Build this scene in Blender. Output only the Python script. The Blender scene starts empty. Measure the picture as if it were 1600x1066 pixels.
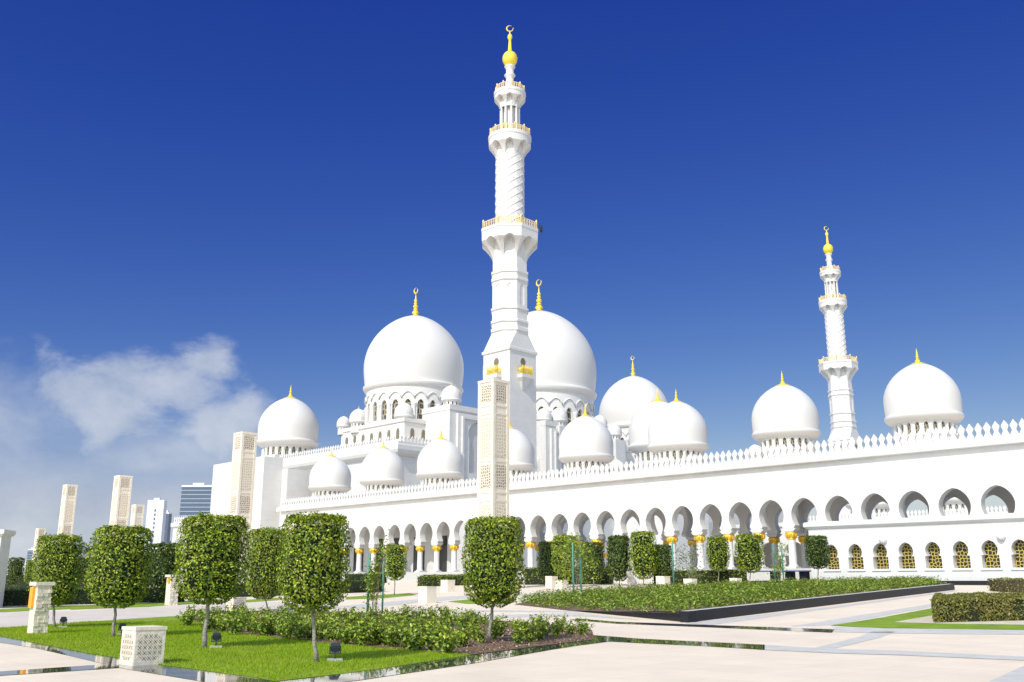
import bpy, bmesh, math, random
import numpy as np
from mathutils import Vector, Matrix
R = math.radians
random.seed(7)
sc = bpy.context.scene
COL = sc.collection

# ------------------------------------------------------------------ camera, sky, sun, exposure
PITCH = R(14.22); F = 1480.0; EYE = 1.6
cam = bpy.data.cameras.new("camera"); cam.sensor_width = 36; cam.lens = F / 1600 * 36
cam.clip_start = .1; cam.clip_end = 9000
co = bpy.data.objects.new("camera", cam); COL.objects.link(co)
co.location = (0, 0, EYE); co.rotation_euler = (R(90) + PITCH, 0, 0)
sc.camera = co
SUN_AZ, SUN_EL = R(-151), R(43)
sunv = Vector((math.sin(SUN_AZ) * math.cos(SUN_EL), math.cos(SUN_AZ) * math.cos(SUN_EL), math.sin(SUN_EL)))
sl = bpy.data.lights.new("sun", 'SUN'); sl.energy = 2.9; sl.angle = R(.5); sl.color = (1, .955, .87)
so = bpy.data.objects.new("sun", sl); COL.objects.link(so)
so.rotation_euler = sunv.to_track_quat('Z', 'Y').to_euler(); so.location = (-60, -80, 120)
sc.view_settings.view_transform = 'Standard'; sc.view_settings.look = 'None'
sc.view_settings.gamma = 1; sc.view_settings.exposure = 0.34
sc.render.resolution_x = 1024; sc.render.resolution_y = 682

W = bpy.data.worlds.new("World"); sc.world = W; W.use_nodes = True
def make_world():
    nt = W.node_tree; N = nt.nodes; L = nt.links; N.clear()
    out = N.new('ShaderNodeOutputWorld'); bg = N.new('ShaderNodeBackground')
    sky = N.new('ShaderNodeTexSky'); sky.sky_type = 'NISHITA'; sky.sun_disc = False
    sky.sun_elevation = SUN_EL; sky.sun_rotation = SUN_AZ % (2 * math.pi)
    sky.air_density = 1.0; sky.dust_density = .5; sky.ozone_density = 4.0
    bg.inputs['Strength'].default_value = .115
    tc = N.new('ShaderNodeTexCoord')
    def M(op, a, b=None, c=None):
        n = N.new('ShaderNodeMath'); n.operation = op
        for i, v in enumerate((a, b, c)):
            if v is None: continue
            if isinstance(v, (int, float)): n.inputs[i].default_value = v
            else: L.new(v, n.inputs[i])
        return n.outputs[0]
    def ss(v, lo, hi):
        n = N.new('ShaderNodeMapRange'); n.interpolation_type = 'SMOOTHSTEP'
        L.new(v, n.inputs[0]); n.inputs[1].default_value = lo; n.inputs[2].default_value = hi
        return n.outputs[0]
    sep = N.new('ShaderNodeSeparateXYZ'); L.new(tc.outputs['Generated'], sep.inputs[0])
    x, y, z = sep.outputs
    az = M('ARCTAN2', x, y)                                   # compass bearing of the view direction
    el = M('ARCSINE', z)
    cmb = N.new('ShaderNodeCombineXYZ'); L.new(az, cmb.inputs[0]); L.new(M('MULTIPLY', el, 1.5), cmb.inputs[1])
    def noise(scale, detail, rough, seed, dist=0.0):
        n = N.new('ShaderNodeTexNoise'); n.noise_dimensions = '4D'; L.new(cmb.outputs[0], n.inputs['Vector'])
        n.inputs['W'].default_value = seed; n.inputs['Scale'].default_value = scale
        n.inputs['Detail'].default_value = detail; n.inputs['Roughness'].default_value = rough
        n.inputs['Distortion'].default_value = dist
        return n.outputs['Fac']
    # a cumulus with ragged billows and a thin veil below it, low in the left of the view
    def blob(a0, e0, ra, re):
        a = M('DIVIDE', M('SUBTRACT', az, a0), ra); e = M('DIVIDE', M('SUBTRACT', el, e0), re)
        return M('SUBTRACT', 1, M('SQRT', M('ADD', M('MULTIPLY', a, a), M('MULTIPLY', e, e))))
    n1 = noise(11, 10, .60, 3.1, .35)
    body = M('MAXIMUM', M('MAXIMUM', blob(-.355, .185, .10, .040), blob(-.315, .215, .045, .032)), M('MAXIMUM', blob(-.415, .165, .10, .045), blob(-.30, .155, .06, .05)))
    cum = ss(M('ADD', M('MULTIPLY', body, .55), M('MULTIPLY', M('SUBTRACT', n1, .51), 1.5)), -.02, .40)
    n2 = noise(4.5, 9, .62, 8.4, .5)
    body2 = M('MAXIMUM', blob(-.56, .145, .24, .085), blob(-.33, .12, .16, .05))
    veil = ss(M('ADD', M('MULTIPLY', body2, .75), M('MULTIPLY', M('SUBTRACT', n2, .51), 1.5)), .0, .60)
    low = M('MULTIPLY', ss(M('MULTIPLY', el, -1), -.16, -.02), ss(M('MULTIPLY', az, -1), .0, .30))
    fac = M('MINIMUM', M('MAXIMUM', M('MAXIMUM', M('MULTIPLY', cum, .80), M('MULTIPLY', veil, .60)), M('MULTIPLY', low, .75)), 1.0)
    n3 = noise(16, 6, .6, 1.7)
    ramp = N.new('ShaderNodeValToRGB'); L.new(n3, ramp.inputs[0])
    ramp.color_ramp.elements[0].position = .3; ramp.color_ramp.elements[0].color = (2.9, 3.4, 4.35, 1)
    ramp.color_ramp.elements[1].position = .7; ramp.color_ramp.elements[1].color = (4.7, 5.0, 5.5, 1)
    mix = N.new('ShaderNodeMix'); mix.data_type = 'RGBA'
    # the deep polarised blue of the clear sky
    sp = N.new('ShaderNodeSeparateColor'); L.new(sky.outputs[0], sp.inputs[0]); cc = N.new('ShaderNodeCombineColor')
    ch = [M('MULTIPLY', M('POWER', M('MULTIPLY', sp.outputs[i], .115), p), k / .115) for i, (k, p) in enumerate(((1.57, 2.06), (.75, 1.642), (.58, .746)))]
    ch[1] = M('MINIMUM', ch[1], M('MULTIPLY', ch[2], .98)); ch[0] = M('MINIMUM', ch[0], M('MULTIPLY', ch[1], .90))
    # full deep blue at right angles to the sun and beyond, unseen sun-side sky boosted and warmed as added fill light
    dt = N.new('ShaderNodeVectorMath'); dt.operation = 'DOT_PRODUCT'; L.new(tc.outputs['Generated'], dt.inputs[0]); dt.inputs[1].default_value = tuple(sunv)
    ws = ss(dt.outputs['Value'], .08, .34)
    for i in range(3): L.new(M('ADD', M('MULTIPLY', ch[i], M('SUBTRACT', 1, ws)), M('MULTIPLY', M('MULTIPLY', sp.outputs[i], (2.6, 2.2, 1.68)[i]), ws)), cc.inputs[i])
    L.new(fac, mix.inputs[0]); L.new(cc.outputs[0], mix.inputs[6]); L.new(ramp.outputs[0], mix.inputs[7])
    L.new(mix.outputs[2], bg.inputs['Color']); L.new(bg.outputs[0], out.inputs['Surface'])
make_world()

# ------------------------------------------------------------------ where a sight line meets the ground
S2 = math.sqrt(.5)
V0, V1, HT = 28.0, 78.0, 1.45            # the grounds rise gently towards the buildings
def gz(x, y): return HT * min(1, max(0, ((x + y) * S2 - V0) / (V1 - V0)))
def ray(px, py):
    x = (px - 800) / F; y = (533 - py) / F; c, s = math.cos(PITCH), math.sin(PITCH)
    return x, c - y * s, y * c + s
def G(px, py):
    x, y, z = ray(px, py); t = 5.0
    while t < 3000:
        if EYE + z * t <= gz(x * t, y * t): break
        t *= 1.02
    lo, hi = t / 1.02, t
    for _ in range(40):
        m = (lo + hi) / 2
        if EYE + z * m <= gz(x * m, y * m): hi = m
        else: lo = m
    return Vector((x * hi, y * hi, gz(x * hi, y * hi)))
def Z(px, py, fw):
    x, y, z = ray(px, py); return EYE + z / y * fw
def uv(u, v, z=0): return Vector((S2 * (u + v), S2 * (v - u), z))
RZ = -R(45)                              # the buildings' axes: local x = along the wall, local y = into the court

# ------------------------------------------------------------------ materials
def mat(name, col, rough=.6, metal=0.0, noise=.0, nscale=3.0, bump=0.0, bscale=20.0, spec=.5, sub=0.0):
    m = bpy.data.materials.new(name); m.use_nodes = True
    nt = m.node_tree; b = nt.nodes['Principled BSDF']
    b.inputs['Base Color'].default_value = (*col, 1); b.inputs['Roughness'].default_value = rough
    b.inputs['Metallic'].default_value = metal; b.inputs['Specular IOR Level'].default_value = spec
    tc = nt.nodes.new('ShaderNodeTexCoord')
    if noise:
        n = nt.nodes.new('ShaderNodeTexNoise'); n.inputs['Scale'].default_value = nscale; n.inputs['Detail'].default_value = 6
        nt.links.new(tc.outputs['Object'], n.inputs['Vector'])
        r = nt.nodes.new('ShaderNodeValToRGB'); nt.links.new(n.outputs['Fac'], r.inputs[0])
        r.color_ramp.elements[0].position = .3; r.color_ramp.elements[1].position = .7
        r.color_ramp.elements[0].color = (*[c * (1 - noise) for c in col], 1)
        r.color_ramp.elements[1].color = (*[min(1, c * (1 + noise)) for c in col], 1)
        nt.links.new(r.outputs[0], b.inputs['Base Color'])
    if bump:
        n = nt.nodes.new('ShaderNodeTexNoise'); n.inputs['Scale'].default_value = bscale; n.inputs['Detail'].default_value = 4
        nt.links.new(tc.outputs['Object'], n.inputs['Vector'])
        bp = nt.nodes.new('ShaderNodeBump'); bp.inputs['Strength'].default_value = bump; bp.inputs['Distance'].default_value = .05
        nt.links.new(n.outputs['Fac'], bp.inputs['Height']); nt.links.new(bp.outputs[0], b.inputs['Normal'])
    return m
def nodes(m): return m.node_tree.nodes, m.node_tree.links, m.node_tree.nodes['Principled BSDF']
def ramp2(m, src, stops):
    N, L, b = nodes(m); r = N.new('ShaderNodeValToRGB'); L.new(src, r.inputs[0])
    e = r.color_ramp.elements
    while len(e) < len(stops): e.new(.5)
    for k, (p, c) in zip(e, stops): k.position = p; k.color = (*c, 1)
    return r.outputs[0]
def marble(name, col, joint=.83):
    # slab-clad white marble: faint cloudy veining and thin slab joints
    m = mat(name, col, .45); N, L, b = nodes(m)
    tc = N.new('ShaderNodeTexCoord')
    n = N.new('ShaderNodeTexNoise'); n.inputs['Scale'].default_value = .35; n.inputs['Detail'].default_value = 8; n.inputs['Roughness'].default_value = .65
    L.new(tc.outputs['Object'], n.inputs['Vector'])
    c = ramp2(m, n.outputs['Fac'], [(.3, tuple(x * .955 for x in col)), (.7, tuple(min(1, x * 1.03) for x in col))])
    sp = N.new('ShaderNodeSeparateXYZ'); L.new(tc.outputs['Object'], sp.inputs[0]); ad = N.new('ShaderNodeMath'); L.new(sp.outputs[0], ad.inputs[0]); L.new(sp.outputs[1], ad.inputs[1])
    cb = N.new('ShaderNodeCombineXYZ'); L.new(ad.outputs[0], cb.inputs[0]); L.new(sp.outputs[2], cb.inputs[1])
    br = N.new('ShaderNodeTexBrick'); L.new(cb.outputs[0], br.inputs['Vector']); br.inputs['Scale'].default_value = 1
    br.inputs['Brick Width'].default_value = 1.4; br.inputs['Row Height'].default_value = .9; br.inputs['Mortar Size'].default_value = .012; br.offset = .5
    br.inputs['Color1'].default_value = (1, 1, 1, 1); br.inputs['Color2'].default_value = (.95, .95, .945, 1); br.inputs['Mortar'].default_value = (joint, joint, joint, 1)
    mx = N.new('ShaderNodeMix'); mx.data_type = 'RGBA'; mx.blend_type = 'MULTIPLY'; mx.inputs[0].default_value = 1
    L.new(c, mx.inputs[6]); L.new(br.outputs['Color'], mx.inputs[7])
    L.new(mx.outputs[2] if joint < 1 else c, b.inputs['Base Color'])
    n2 = N.new('ShaderNodeTexNoise'); n2.inputs['Scale'].default_value = 2.2; n2.inputs['Detail'].default_value = 5
    L.new(tc.outputs['Object'], n2.inputs['Vector'])
    bp = N.new('ShaderNodeBump'); bp.inputs['Strength'].default_value = .05; bp.inputs['Distance'].default_value = .1
    L.new(n2.outputs['Fac'], bp.inputs['Height']); L.new(bp.outputs[0], b.inputs['Normal'])
    return m
M = {}
M['white'] = marble('white_marble', (.675, .66, .642))
M['dome'] = marble('dome_marble', (.675, .655, .63), 1)
M['gold'] = mat('gold_mosaic', (.95, .68, .07), .4, .2, .10, 8)
M['rail_gold'] = mat('pale_gold', (.90, .70, .33), .4, .15, .06, 8)
M['cap_gold'] = mat('capital_gold', (.86, .52, .05), .35, .45, .12, 8)
M['hole'] = mat('pierced_shade', (.24, .19, .14), .9)
M['terrace'] = mat('terrace_marble', (.50, .48, .45), .4, 0, .06, 2)
M['roof_cream'] = mat('roof_cream', (.80, .70, .58), .8, 0, .06, 1)
M['glass'] = mat('dark_glass', (.03, .03, .035), .15)
M['black_granite'] = mat('black_granite', (.014, .015, .02), .45, 0, .5, 30, spec=.25)
M['polished'] = mat('polished_granite', (.05, .055, .065), .03, 0, .25, 3, spec=.9)
M['grey_granite'] = mat('grey_granite', (.56, .54, .505), .6, 0, .10, 2.5, spec=.15)
M['limestone'] = mat('limestone', (.76, .68, .565), .8, 0, .05, 2, .3, 14)
M['sand'] = mat('sand', (.62, .54, .43), .95, 0, .1, 6, .4, 60)
M['trunk'] = mat('bark', (.30, .27, .24), .9, 0, .25, 9, .8, 30)
M['stem'] = mat('stem', (.16, .11, .06), .9)
M['stake'] = mat('green_paint', (.07, .26, .20), .5, 0, .1, 4)
M['lamp_black'] = mat('black_metal', (.035, .045, .06), .35)
M['concrete'] = mat('concrete', (.45, .43, .40), .9, 0, .1, 8)
M['orange'] = mat('orange_plastic', (.85, .36, .02), .5, 0, .06, 5)
M['mulch'] = mat('mulch', (.20, .125, .075), .95, 0, .55, 22, 1.0, 30)
M['lawn'] = mat('lawn_turf', (.20, .31, .008), .9, 0, .22, 1.1, .6, 60)
M['ledge'] = mat('ledge_blue', (.05, .09, .26), .3)
M['water'] = mat('water', (.46, .50, .51), .05)
M['city_white'] = mat('pale_cladding', (.62, .66, .72), .6)
M['city_blue'] = mat('blue_glass', (.07, .105, .17), .3)
M['city_band'] = mat('floor_bands', (.26, .31, .38), .5)
M['city_pink'] = mat('pink_render', (.55, .38, .32), .8)
M['rock'] = mat('rock', (.30, .28, .25), .9, 0, .3, 4, .8, 8)

def paving(name, col, sx, sy, joint=.82, rough=.55):
    m = mat(name, col, rough, spec=.3); N, L, b = nodes(m)
    tc = N.new('ShaderNodeTexCoord'); mp = N.new('ShaderNodeMapping'); mp.inputs['Rotation'].default_value = (0, 0, R(45))
    L.new(tc.outputs['Object'], mp.inputs['Vector'])
    br = N.new('ShaderNodeTexBrick'); L.new(mp.outputs[0], br.inputs['Vector'])
    br.inputs['Scale'].default_value = 1; br.inputs['Brick Width'].default_value = sx; br.inputs['Row Height'].default_value = sy
    br.inputs['Mortar Size'].default_value = .009; br.inputs['Mortar Smooth'].default_value = .3; br.offset = .0
    br.inputs['Color1'].default_value = (*col, 1); br.inputs['Color2'].default_value = (*[c * .955 for c in col], 1)
    br.inputs['Mortar'].default_value = (*[c * joint for c in col], 1)
    n = N.new('ShaderNodeTexNoise'); n.inputs['Scale'].default_value = .5; n.inputs['Detail'].default_value = 9; n.inputs['Roughness'].default_value = .7
    L.new(tc.outputs['Object'], n.inputs['Vector'])
    r = N.new('ShaderNodeMapRange'); L.new(n.outputs['Fac'], r.inputs[0]); r.inputs[1].default_value = .3; r.inputs[2].default_value = .7
    r.inputs[3].default_value = .89; r.inputs[4].default_value = 1.04
    mx = N.new('ShaderNodeMix'); mx.data_type = 'RGBA'; mx.blend_type = 'MULTIPLY'; mx.inputs[0].default_value = 1
    L.new(br.outputs['Color'], mx.inputs[6]); L.new(r.outputs[0], mx.inputs[7]); L.new(mx.outputs[2], b.inputs['Base Color'])
    r2 = N.new('ShaderNodeMapRange'); L.new(n.outputs['Fac'], r2.inputs[0]); r2.inputs[3].default_value = rough - .12; r2.inputs[4].default_value = rough + .15
    L.new(r2.outputs[0], b.inputs['Roughness'])
    return m
M['paving'] = paving('cream_paving', (.86, .72, .565), 1.2, 1.2, .74)
M['path'] = paving('grey_path', (.72, .63, .53), .9, .9, .85)

def lattice(name, line, gap, scale, width=.10, metal=0.0, rough=.5):
    m = mat(name, line, rough, metal); N, L, b = nodes(m)
    tc = N.new('ShaderNodeTexCoord'); sp = N.new('ShaderNodeSeparateXYZ'); L.new(tc.outputs['Object'], sp.inputs[0])
    ad = N.new('ShaderNodeMath'); L.new(sp.outputs[0], ad.inputs[0]); L.new(sp.outputs[1], ad.inputs[1])
    cb = N.new('ShaderNodeCombineXYZ'); L.new(ad.outputs[0], cb.inputs[0]); L.new(sp.outputs[2], cb.inputs[1])
    v = N.new('ShaderNodeTexVoronoi'); v.voronoi_dimensions = '2D'; v.feature = 'DISTANCE_TO_EDGE'
    v.inputs['Scale'].default_value = scale; v.inputs['Randomness'].default_value = .6
    L.new(cb.outputs[0], v.inputs['Vector'])
    r = ramp2(m, v.outputs['Distance'], [(width, line), (width + .04, gap)]); L.new(r, b.inputs['Base Color'])
    return m
M['gold_lattice'] = lattice('gold_lattice', (.52, .40, .09), (.025, .018, .01), 3.6, .085, .15, .4)
M['drum_lattice'] = lattice('drum_lattice', (.34, .29, .19), (.06, .055, .045), 9, .10)
M['grey_lattice'] = lattice('grey_lattice', (.62, .61, .60), (.44, .44, .45), 2.5, .12)
M['carved'] = lattice('carved_limestone', (.74, .655, .54), (.52, .445, .345), 3.4, .15, 0, .85)
M['pierced'] = lattice('pierced_limestone', (.70, .62, .51), (.25, .20, .15), 4, .15, 0, .85)

def leafmat(name, dark, mid, light, trans=.25, spec=.5):
    m = bpy.data.materials.new(name); m.use_nodes = True; N, L, b = nodes(m)
    g = N.new('ShaderNodeNewGeometry'); r = ramp2(m, g.outputs['Random Per Island'], [(0, dark), (.5, mid), (1, light)])
    L.new(r, b.inputs['Base Color']); b.inputs['Roughness'].default_value = .42; b.inputs['Specular IOR Level'].default_value = spec
    t = N.new('ShaderNodeBsdfTranslucent'); L.new(r, t.inputs['Color'])
    mx = N.new('ShaderNodeMixShader'); mx.inputs[0].default_value = trans
    out = N['Material Output']; L.new(b.outputs[0], mx.inputs[1]); L.new(t.outputs[0], mx.inputs[2]); L.new(mx.outputs[0], out.inputs['Surface'])
    return m
M['leaf'] = leafmat('leaf_bright', (.03, .07, .005), (.155, .25, .008), (.46, .52, .026), .18)
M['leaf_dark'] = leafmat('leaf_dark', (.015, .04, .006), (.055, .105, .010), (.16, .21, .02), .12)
M['leaf_shrub'] = leafmat('leaf_shrub', (.03, .08, .006), (.17, .28, .016), (.50, .56, .06), .2)
M['leaf_cover'] = leafmat('leaf_cover', (.03, .07, .006), (.14, .24, .012), (.42, .52, .05), .15)
M['leaf_hedge'] = leafmat('leaf_hedge', (.09, .10, .022), (.20, .21, .035), (.36, .34, .07))
M['leaf_grey'] = leafmat('leaf_grey', (.06, .10, .03), (.14, .19, .06), (.26, .28, .11))
M['core'] = mat('inner_shade', (.010, .016, .005), 1)  # near-black filler, the shade between the leaves put into its colour
M['core_hedge'] = mat('hedge_twigs', (.05, .038, .022), 1)
M['blade'] = leafmat('grass_blade', (.15, .28, .004), (.27, .41, .006), (.42, .50, .015), .35, .15)

def tint(m, col, scale, amount):
    # broad dry patches laid over the leaf colours
    N, L, b = nodes(m); src = b.inputs['Base Color'].links[0].from_socket
    tc = N.new('ShaderNodeTexCoord'); n = N.new('ShaderNodeTexNoise'); n.inputs['Scale'].default_value = scale; n.inputs['Detail'].default_value = 5; L.new(tc.outputs['Object'], n.inputs['Vector'])
    r = N.new('ShaderNodeMapRange'); L.new(n.outputs['Fac'], r.inputs[0]); r.inputs[1].default_value = .45; r.inputs[2].default_value = .70; r.inputs[4].default_value = amount
    mx = N.new('ShaderNodeMix'); mx.data_type = 'RGBA'; L.new(r.outputs[0], mx.inputs[0]); L.new(src, mx.inputs[6]); mx.inputs[7].default_value = (*col, 1)
    L.new(mx.outputs[2], b.inputs['Base Color'])
tint(M['blade'], (.42, .40, .05), .55, .6); tint(M['leaf'], (.34, .28, .03), 1.6, .2); tint(M['leaf_hedge'], (.22, .15, .06), 1.2, .5); tint(M['leaf_cover'], (.22, .19, .04), .5, .5)

# ------------------------------------------------------------------ mesh helpers
class MB:
    def __init__(s): s.v = []; s.f = []; s.m = []; s.s = []
    def face(s, pts, mi=0, sm=False):
        b = len(s.v); s.v += [tuple(p) for p in pts]; s.f.append(tuple(range(b, b + len(pts)))); s.m.append(mi); s.s.append(sm)
    def grid(s, rows, mi=0, sm=True, close=False):
        b = len(s.v); n = len(rows[0])
        for r in rows: s.v += [tuple(p) for p in r]
        for i in range(len(rows) - 1):
            for j in range(n if close else n - 1):
                k = (j + 1) % n
                s.f.append((b + i * n + j, b + i * n + k, b + (i + 1) * n + k, b + (i + 1) * n + j)); s.m.append(mi); s.s.append(sm)
    def box(s, x0, x1, y0, y1, z0, z1, mi=0):
        b = len(s.v)
        s.v += [(x0, y0, z0), (x1, y0, z0), (x1, y1, z0), (x0, y1, z0), (x0, y0, z1), (x1, y0, z1), (x1, y1, z1), (x0, y1, z1)]
        for f in ((3, 2, 1, 0), (4, 5, 6, 7), (0, 1, 5, 4), (1, 2, 6, 5), (2, 3, 7, 6), (3, 0, 4, 7)):
            s.f.append(tuple(b + i for i in f)); s.m.append(mi); s.s.append(False)
    def lathe(s, prof, n=32, mi=0, sm=True, c=(0, 0), ph=0.0, cap=True, sharp=True):
        segs = []
        if sm and sharp:      # break the profile where it turns sharply so that edges stay crisp
            cur = [prof[0]]
            for i in range(1, len(prof)):
                cur.append(prof[i])
                if i < len(prof) - 1:
                    a = Vector(prof[i]) - Vector(prof[i - 1]); b = Vector(prof[i + 1]) - Vector(prof[i])
                    if a.length and b.length and a.angle(b) > R(32): segs.append(cur); cur = [prof[i]]
            segs.append(cur)
        else: segs = [prof]
        for sg in segs:
            s.grid([[(c[0] + r * math.cos(ph + 2 * math.pi * k / n), c[1] + r * math.sin(ph + 2 * math.pi * k / n), z) for k in range(n)] for r, z in sg], mi, sm, True)
        if cap:
            for r, z in (prof[0], prof[-1]):
                if r > 1e-4: s.face([(c[0] + r * math.cos(ph + 2 * math.pi * k / n), c[1] + r * math.sin(ph + 2 * math.pi * k / n), z) for k in range(n)], mi)
    def tube(s, pts, rad, n=8, mi=0):
        pts = [Vector(p) for p in pts]; rows = []
        for i, p in enumerate(pts):
            d = (pts[min(i + 1, len(pts) - 1)] - pts[max(i - 1, 0)]).normalized()
            a = d.cross(Vector((0, 0, 1)) if abs(d.z) < .9 else Vector((1, 0, 0))).normalized(); b = d.cross(a)
            r = rad[i] if isinstance(rad, (list, tuple)) else rad
            rows.append([p + a * r * math.cos(2 * math.pi * k / n) + b * r * math.sin(2 * math.pi * k / n) for k in range(n)])
        s.grid(rows, mi, True, True); s.face(rows[0], mi); s.face(rows[-1], mi)
    def sector_ring(s, n, levels, thick, mi=0, round_=True, ph=0.0, sub=3, mi_in=None):
        """n arched bays round a circle or polygon; levels = (z, radius, half opening 0..1)"""
        mi_in = mi if mi_in is None else mi_in
        a = math.pi / n
        def P(k, t, r, z):
            c = ph + 2 * math.pi * k / n
            if round_: q = c + t * a; return (r * math.cos(q), r * math.sin(q), z)
            p0 = (r * math.cos(c - a), r * math.sin(c - a)); p1 = (r * math.cos(c + a), r * math.sin(c + a)); h = (t + 1) / 2
            return (p0[0] + (p1[0] - p0[0]) * h, p0[1] + (p1[1] - p0[1]) * h, z)
        for k in range(n):
            for side in (-1, 1):
                rows = []; jam = []
                for z, r, w in levels:
                    w = min(w, .999)
                    ts = [side * (w + (1 - w) * j / sub) for j in range(sub + 1)]
                    rows.append([P(k, t, r, z) for t in ts]); jam.append([P(k, side * w, r, z), P(k, side * w, r - thick, z)])
                s.grid(rows, mi, False); s.grid(jam, mi_in, False)
    def wall(s, us, levels, y0, y1, bay, ztop, u_lo, u_hi, mi=0, floor=False):
        """straight wall with an arched opening at each u in us; levels = (z, half width)"""
        H = bay / 2
        for u in us:
            for side in (-1, 1):
                for y in (y0, y1): s.grid([[(u + side * w, y, z), (u + side * H, y, z)] for z, w in levels], mi, False)
                s.grid([[(u + side * w, y0, z), (u + side * w, y1, z)] for z, w in levels], mi, False)
                if levels[0][1] < H: s.face([(u + side * levels[0][1], y0, levels[0][0]), (u + side * H, y0, levels[0][0]), (u + side * H, y1, levels[0][0]), (u + side * levels[0][1], y1, levels[0][0])], mi)
        z0, z1 = levels[0][0], levels[-1][0]
        a, b = us[0] - H, us[-1] + H
        for lo, hi in ((u_lo, a), (b, u_hi)):
            if hi - lo > 1e-3: s.box(lo, hi, y0, y1, z0, z1, mi)
        for y in (y0, y1): s.face([(u_lo, y, z1), (u_hi, y, z1), (u_hi, y, ztop), (u_lo, y, ztop)], mi)
        s.face([(u_lo, y0, ztop), (u_hi, y0, ztop), (u_hi, y1, ztop), (u_lo, y1, ztop)], mi)
        for u in (u_lo, u_hi): s.face([(u, y0, z1), (u, y1, z1), (u, y1, ztop), (u, y0, ztop)], mi)
    def mesh(s, name, mats, weld=True):
        me = bpy.data.meshes.new(name); me.from_pydata(s.v, [], s.f)
        for m in mats: me.materials.append(M[m])
        me.polygons.foreach_set('material_index', s.m); me.polygons.foreach_set('use_smooth', s.s)
        if weld:
            bm = bmesh.new(); bm.from_mesh(me); bmesh.ops.remove_doubles(bm, verts=bm.verts, dist=1e-4)
            bmesh.ops.recalc_face_normals(bm, faces=bm.faces); bm.to_mesh(me); bm.free()
        return me
def inst(name, me, parent=None, loc=(0, 0, 0), rz=0.0, scale=1.0, label=None):
    o = bpy.data.objects.new(name, me); COL.objects.link(o); o.parent = parent; o.location = loc; o.rotation_euler = (0, 0, rz)
    o.scale = (scale,) * 3 if isinstance(scale, (int, float)) else scale
    if label: o['label'] = label
    return o
def part(name, mb, mats, parent=None, label=None, loc=(0, 0, 0), rz=0.0):
    return inst(name, mb.mesh(name, mats if isinstance(mats, (list, tuple)) else [mats]), parent, loc, rz, 1.0, label)
def tag(o, label, cat, group=None):
    o['label'] = label; o['category'] = cat
    if group: o['group'] = group
    return o
def thing(name, label, cat, loc, rz=0.0, group=None, scale=1.0):
    o = inst(name, None, None, loc, rz, scale); o.empty_display_size = .5; return tag(o, label, cat, group)
def copy_tree(src, **kw):
    r = src.copy(); COL.objects.link(r)
    for ch in list(src.children):
        c = ch.copy(); COL.objects.link(c); c.parent = r
        for g in list(ch.children):
            d = g.copy(); COL.objects.link(d); d.parent = c
    for k, v in kw.items():
        if k in ('location', 'scale', 'rotation_euler'): setattr(r, k, v)
        else: r[k] = v
    return r
def structure(name, mb, mats, kind='structure'):
    o = part(name, mb, mats); o['kind'] = kind; return o
def arch(n, z0, z1, w, neck=.74, belly=.42, p=1.9, q=.62):
    """levels of a pointed horseshoe opening: (z, half width)"""
    L = []
    for i in range(n + 1):
        t = i / n
        if t < belly: k = neck + (1 - neck) * math.sin(t / belly * math.pi / 2) ** .8
        else: k = max(0, 1 - ((t - belly) / (1 - belly)) ** p) ** q
        L.append((z0 + (z1 - z0) * t, w * k))
    return L

# ------------------------------------------------------------------ ground, lawns, paving bands
def clip(poly, v, keep_above):
    out = []
    for i in range(len(poly)):
        a, b = poly[i], poly[(i + 1) % len(poly)]
        da, db = (a[0] + a[1]) * S2 - v, (b[0] + b[1]) * S2 - v
        if not keep_above: da, db = -da, -db
        if da >= 0: out.append(a)
        if (da > 0 > db) or (da < 0 < db):
            t = da / (da - db); out.append((a[0] + (b[0] - a[0]) * t, a[1] + (b[1] - a[1]) * t))
    return out
def sheet(name, pts, lift, m, kind='structure', xy=None):
    poly = xy or [tuple(G(*p)[:2]) for p in pts]; mb = MB()
    for lo, hi in ((None, V0), (V0, V1), (V1, None)):
        q = poly
        if lo is not None: q = clip(q, lo, True)
        if hi is not None and len(q) > 2: q = clip(q, hi, False)
        if len(q) > 2: mb.face([(x, y, gz(x, y) + lift) for x, y in q])
    me = mb.mesh(name, [m])
    bm = bmesh.new(); bm.from_mesh(me); bmesh.ops.triangulate(bm, faces=bm.faces)
    for f in bm.faces:
        if f.normal.z < 0: f.normal_flip()
    bm.to_mesh(me); bm.free()
    o = inst(name, me); o['kind'] = kind; return o
g = MB(); B = 4500
for a, b in ((-B, V0), (V0, V1), (V1, B)):
    g.face([(*uv(x, y)[:2], gz(*uv(x, y)[:2])) for x, y in ((-B, a), (B, a), (B, b), (-B, b))])
structure('ground', g, 'paving')
LAWN = [(-40, 984), (60, 978), (150, 971), (290, 962), (330, 985), (500, 1005), (600, 1014), (737, 1024), (600, 1045), (540, 1053), (447, 1064), (430, 1066), (400, 1060), (256, 1040.5), (140, 1022), (0, 994.5), (-40, 989)]
sheet('lawn', LAWN, .012, 'lawn')
BED = [(282, 960), (400, 955), (560, 957), (700, 967), (820, 972), (925, 985), (928, 1000), (830, 1012), (737, 1024), (600, 1014), (500, 1005), (330, 985)]
sheet('mulch_bed', BED, .016, 'mulch')
sheet('path', [(-60, 958), (120, 955), (285, 944), (400, 940), (520, 945), (560, 957), (400, 955), (282, 961), (150, 971), (60, 978), (-60, 986)], .004, 'path')
def strip(name, up, lo, lift, m): return sheet(name, up + lo[::-1], lift, m)
strip('granite_channel', [(-40, 989), (0, 994.5), (140, 1022), (256, 1041), (400, 1061), (445, 1066.5)], [(-40, 998), (0, 1004.5), (55, 1013), (150, 1035), (190, 1045), (300, 1063), (420, 1084)], .008, 'polished')
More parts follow.
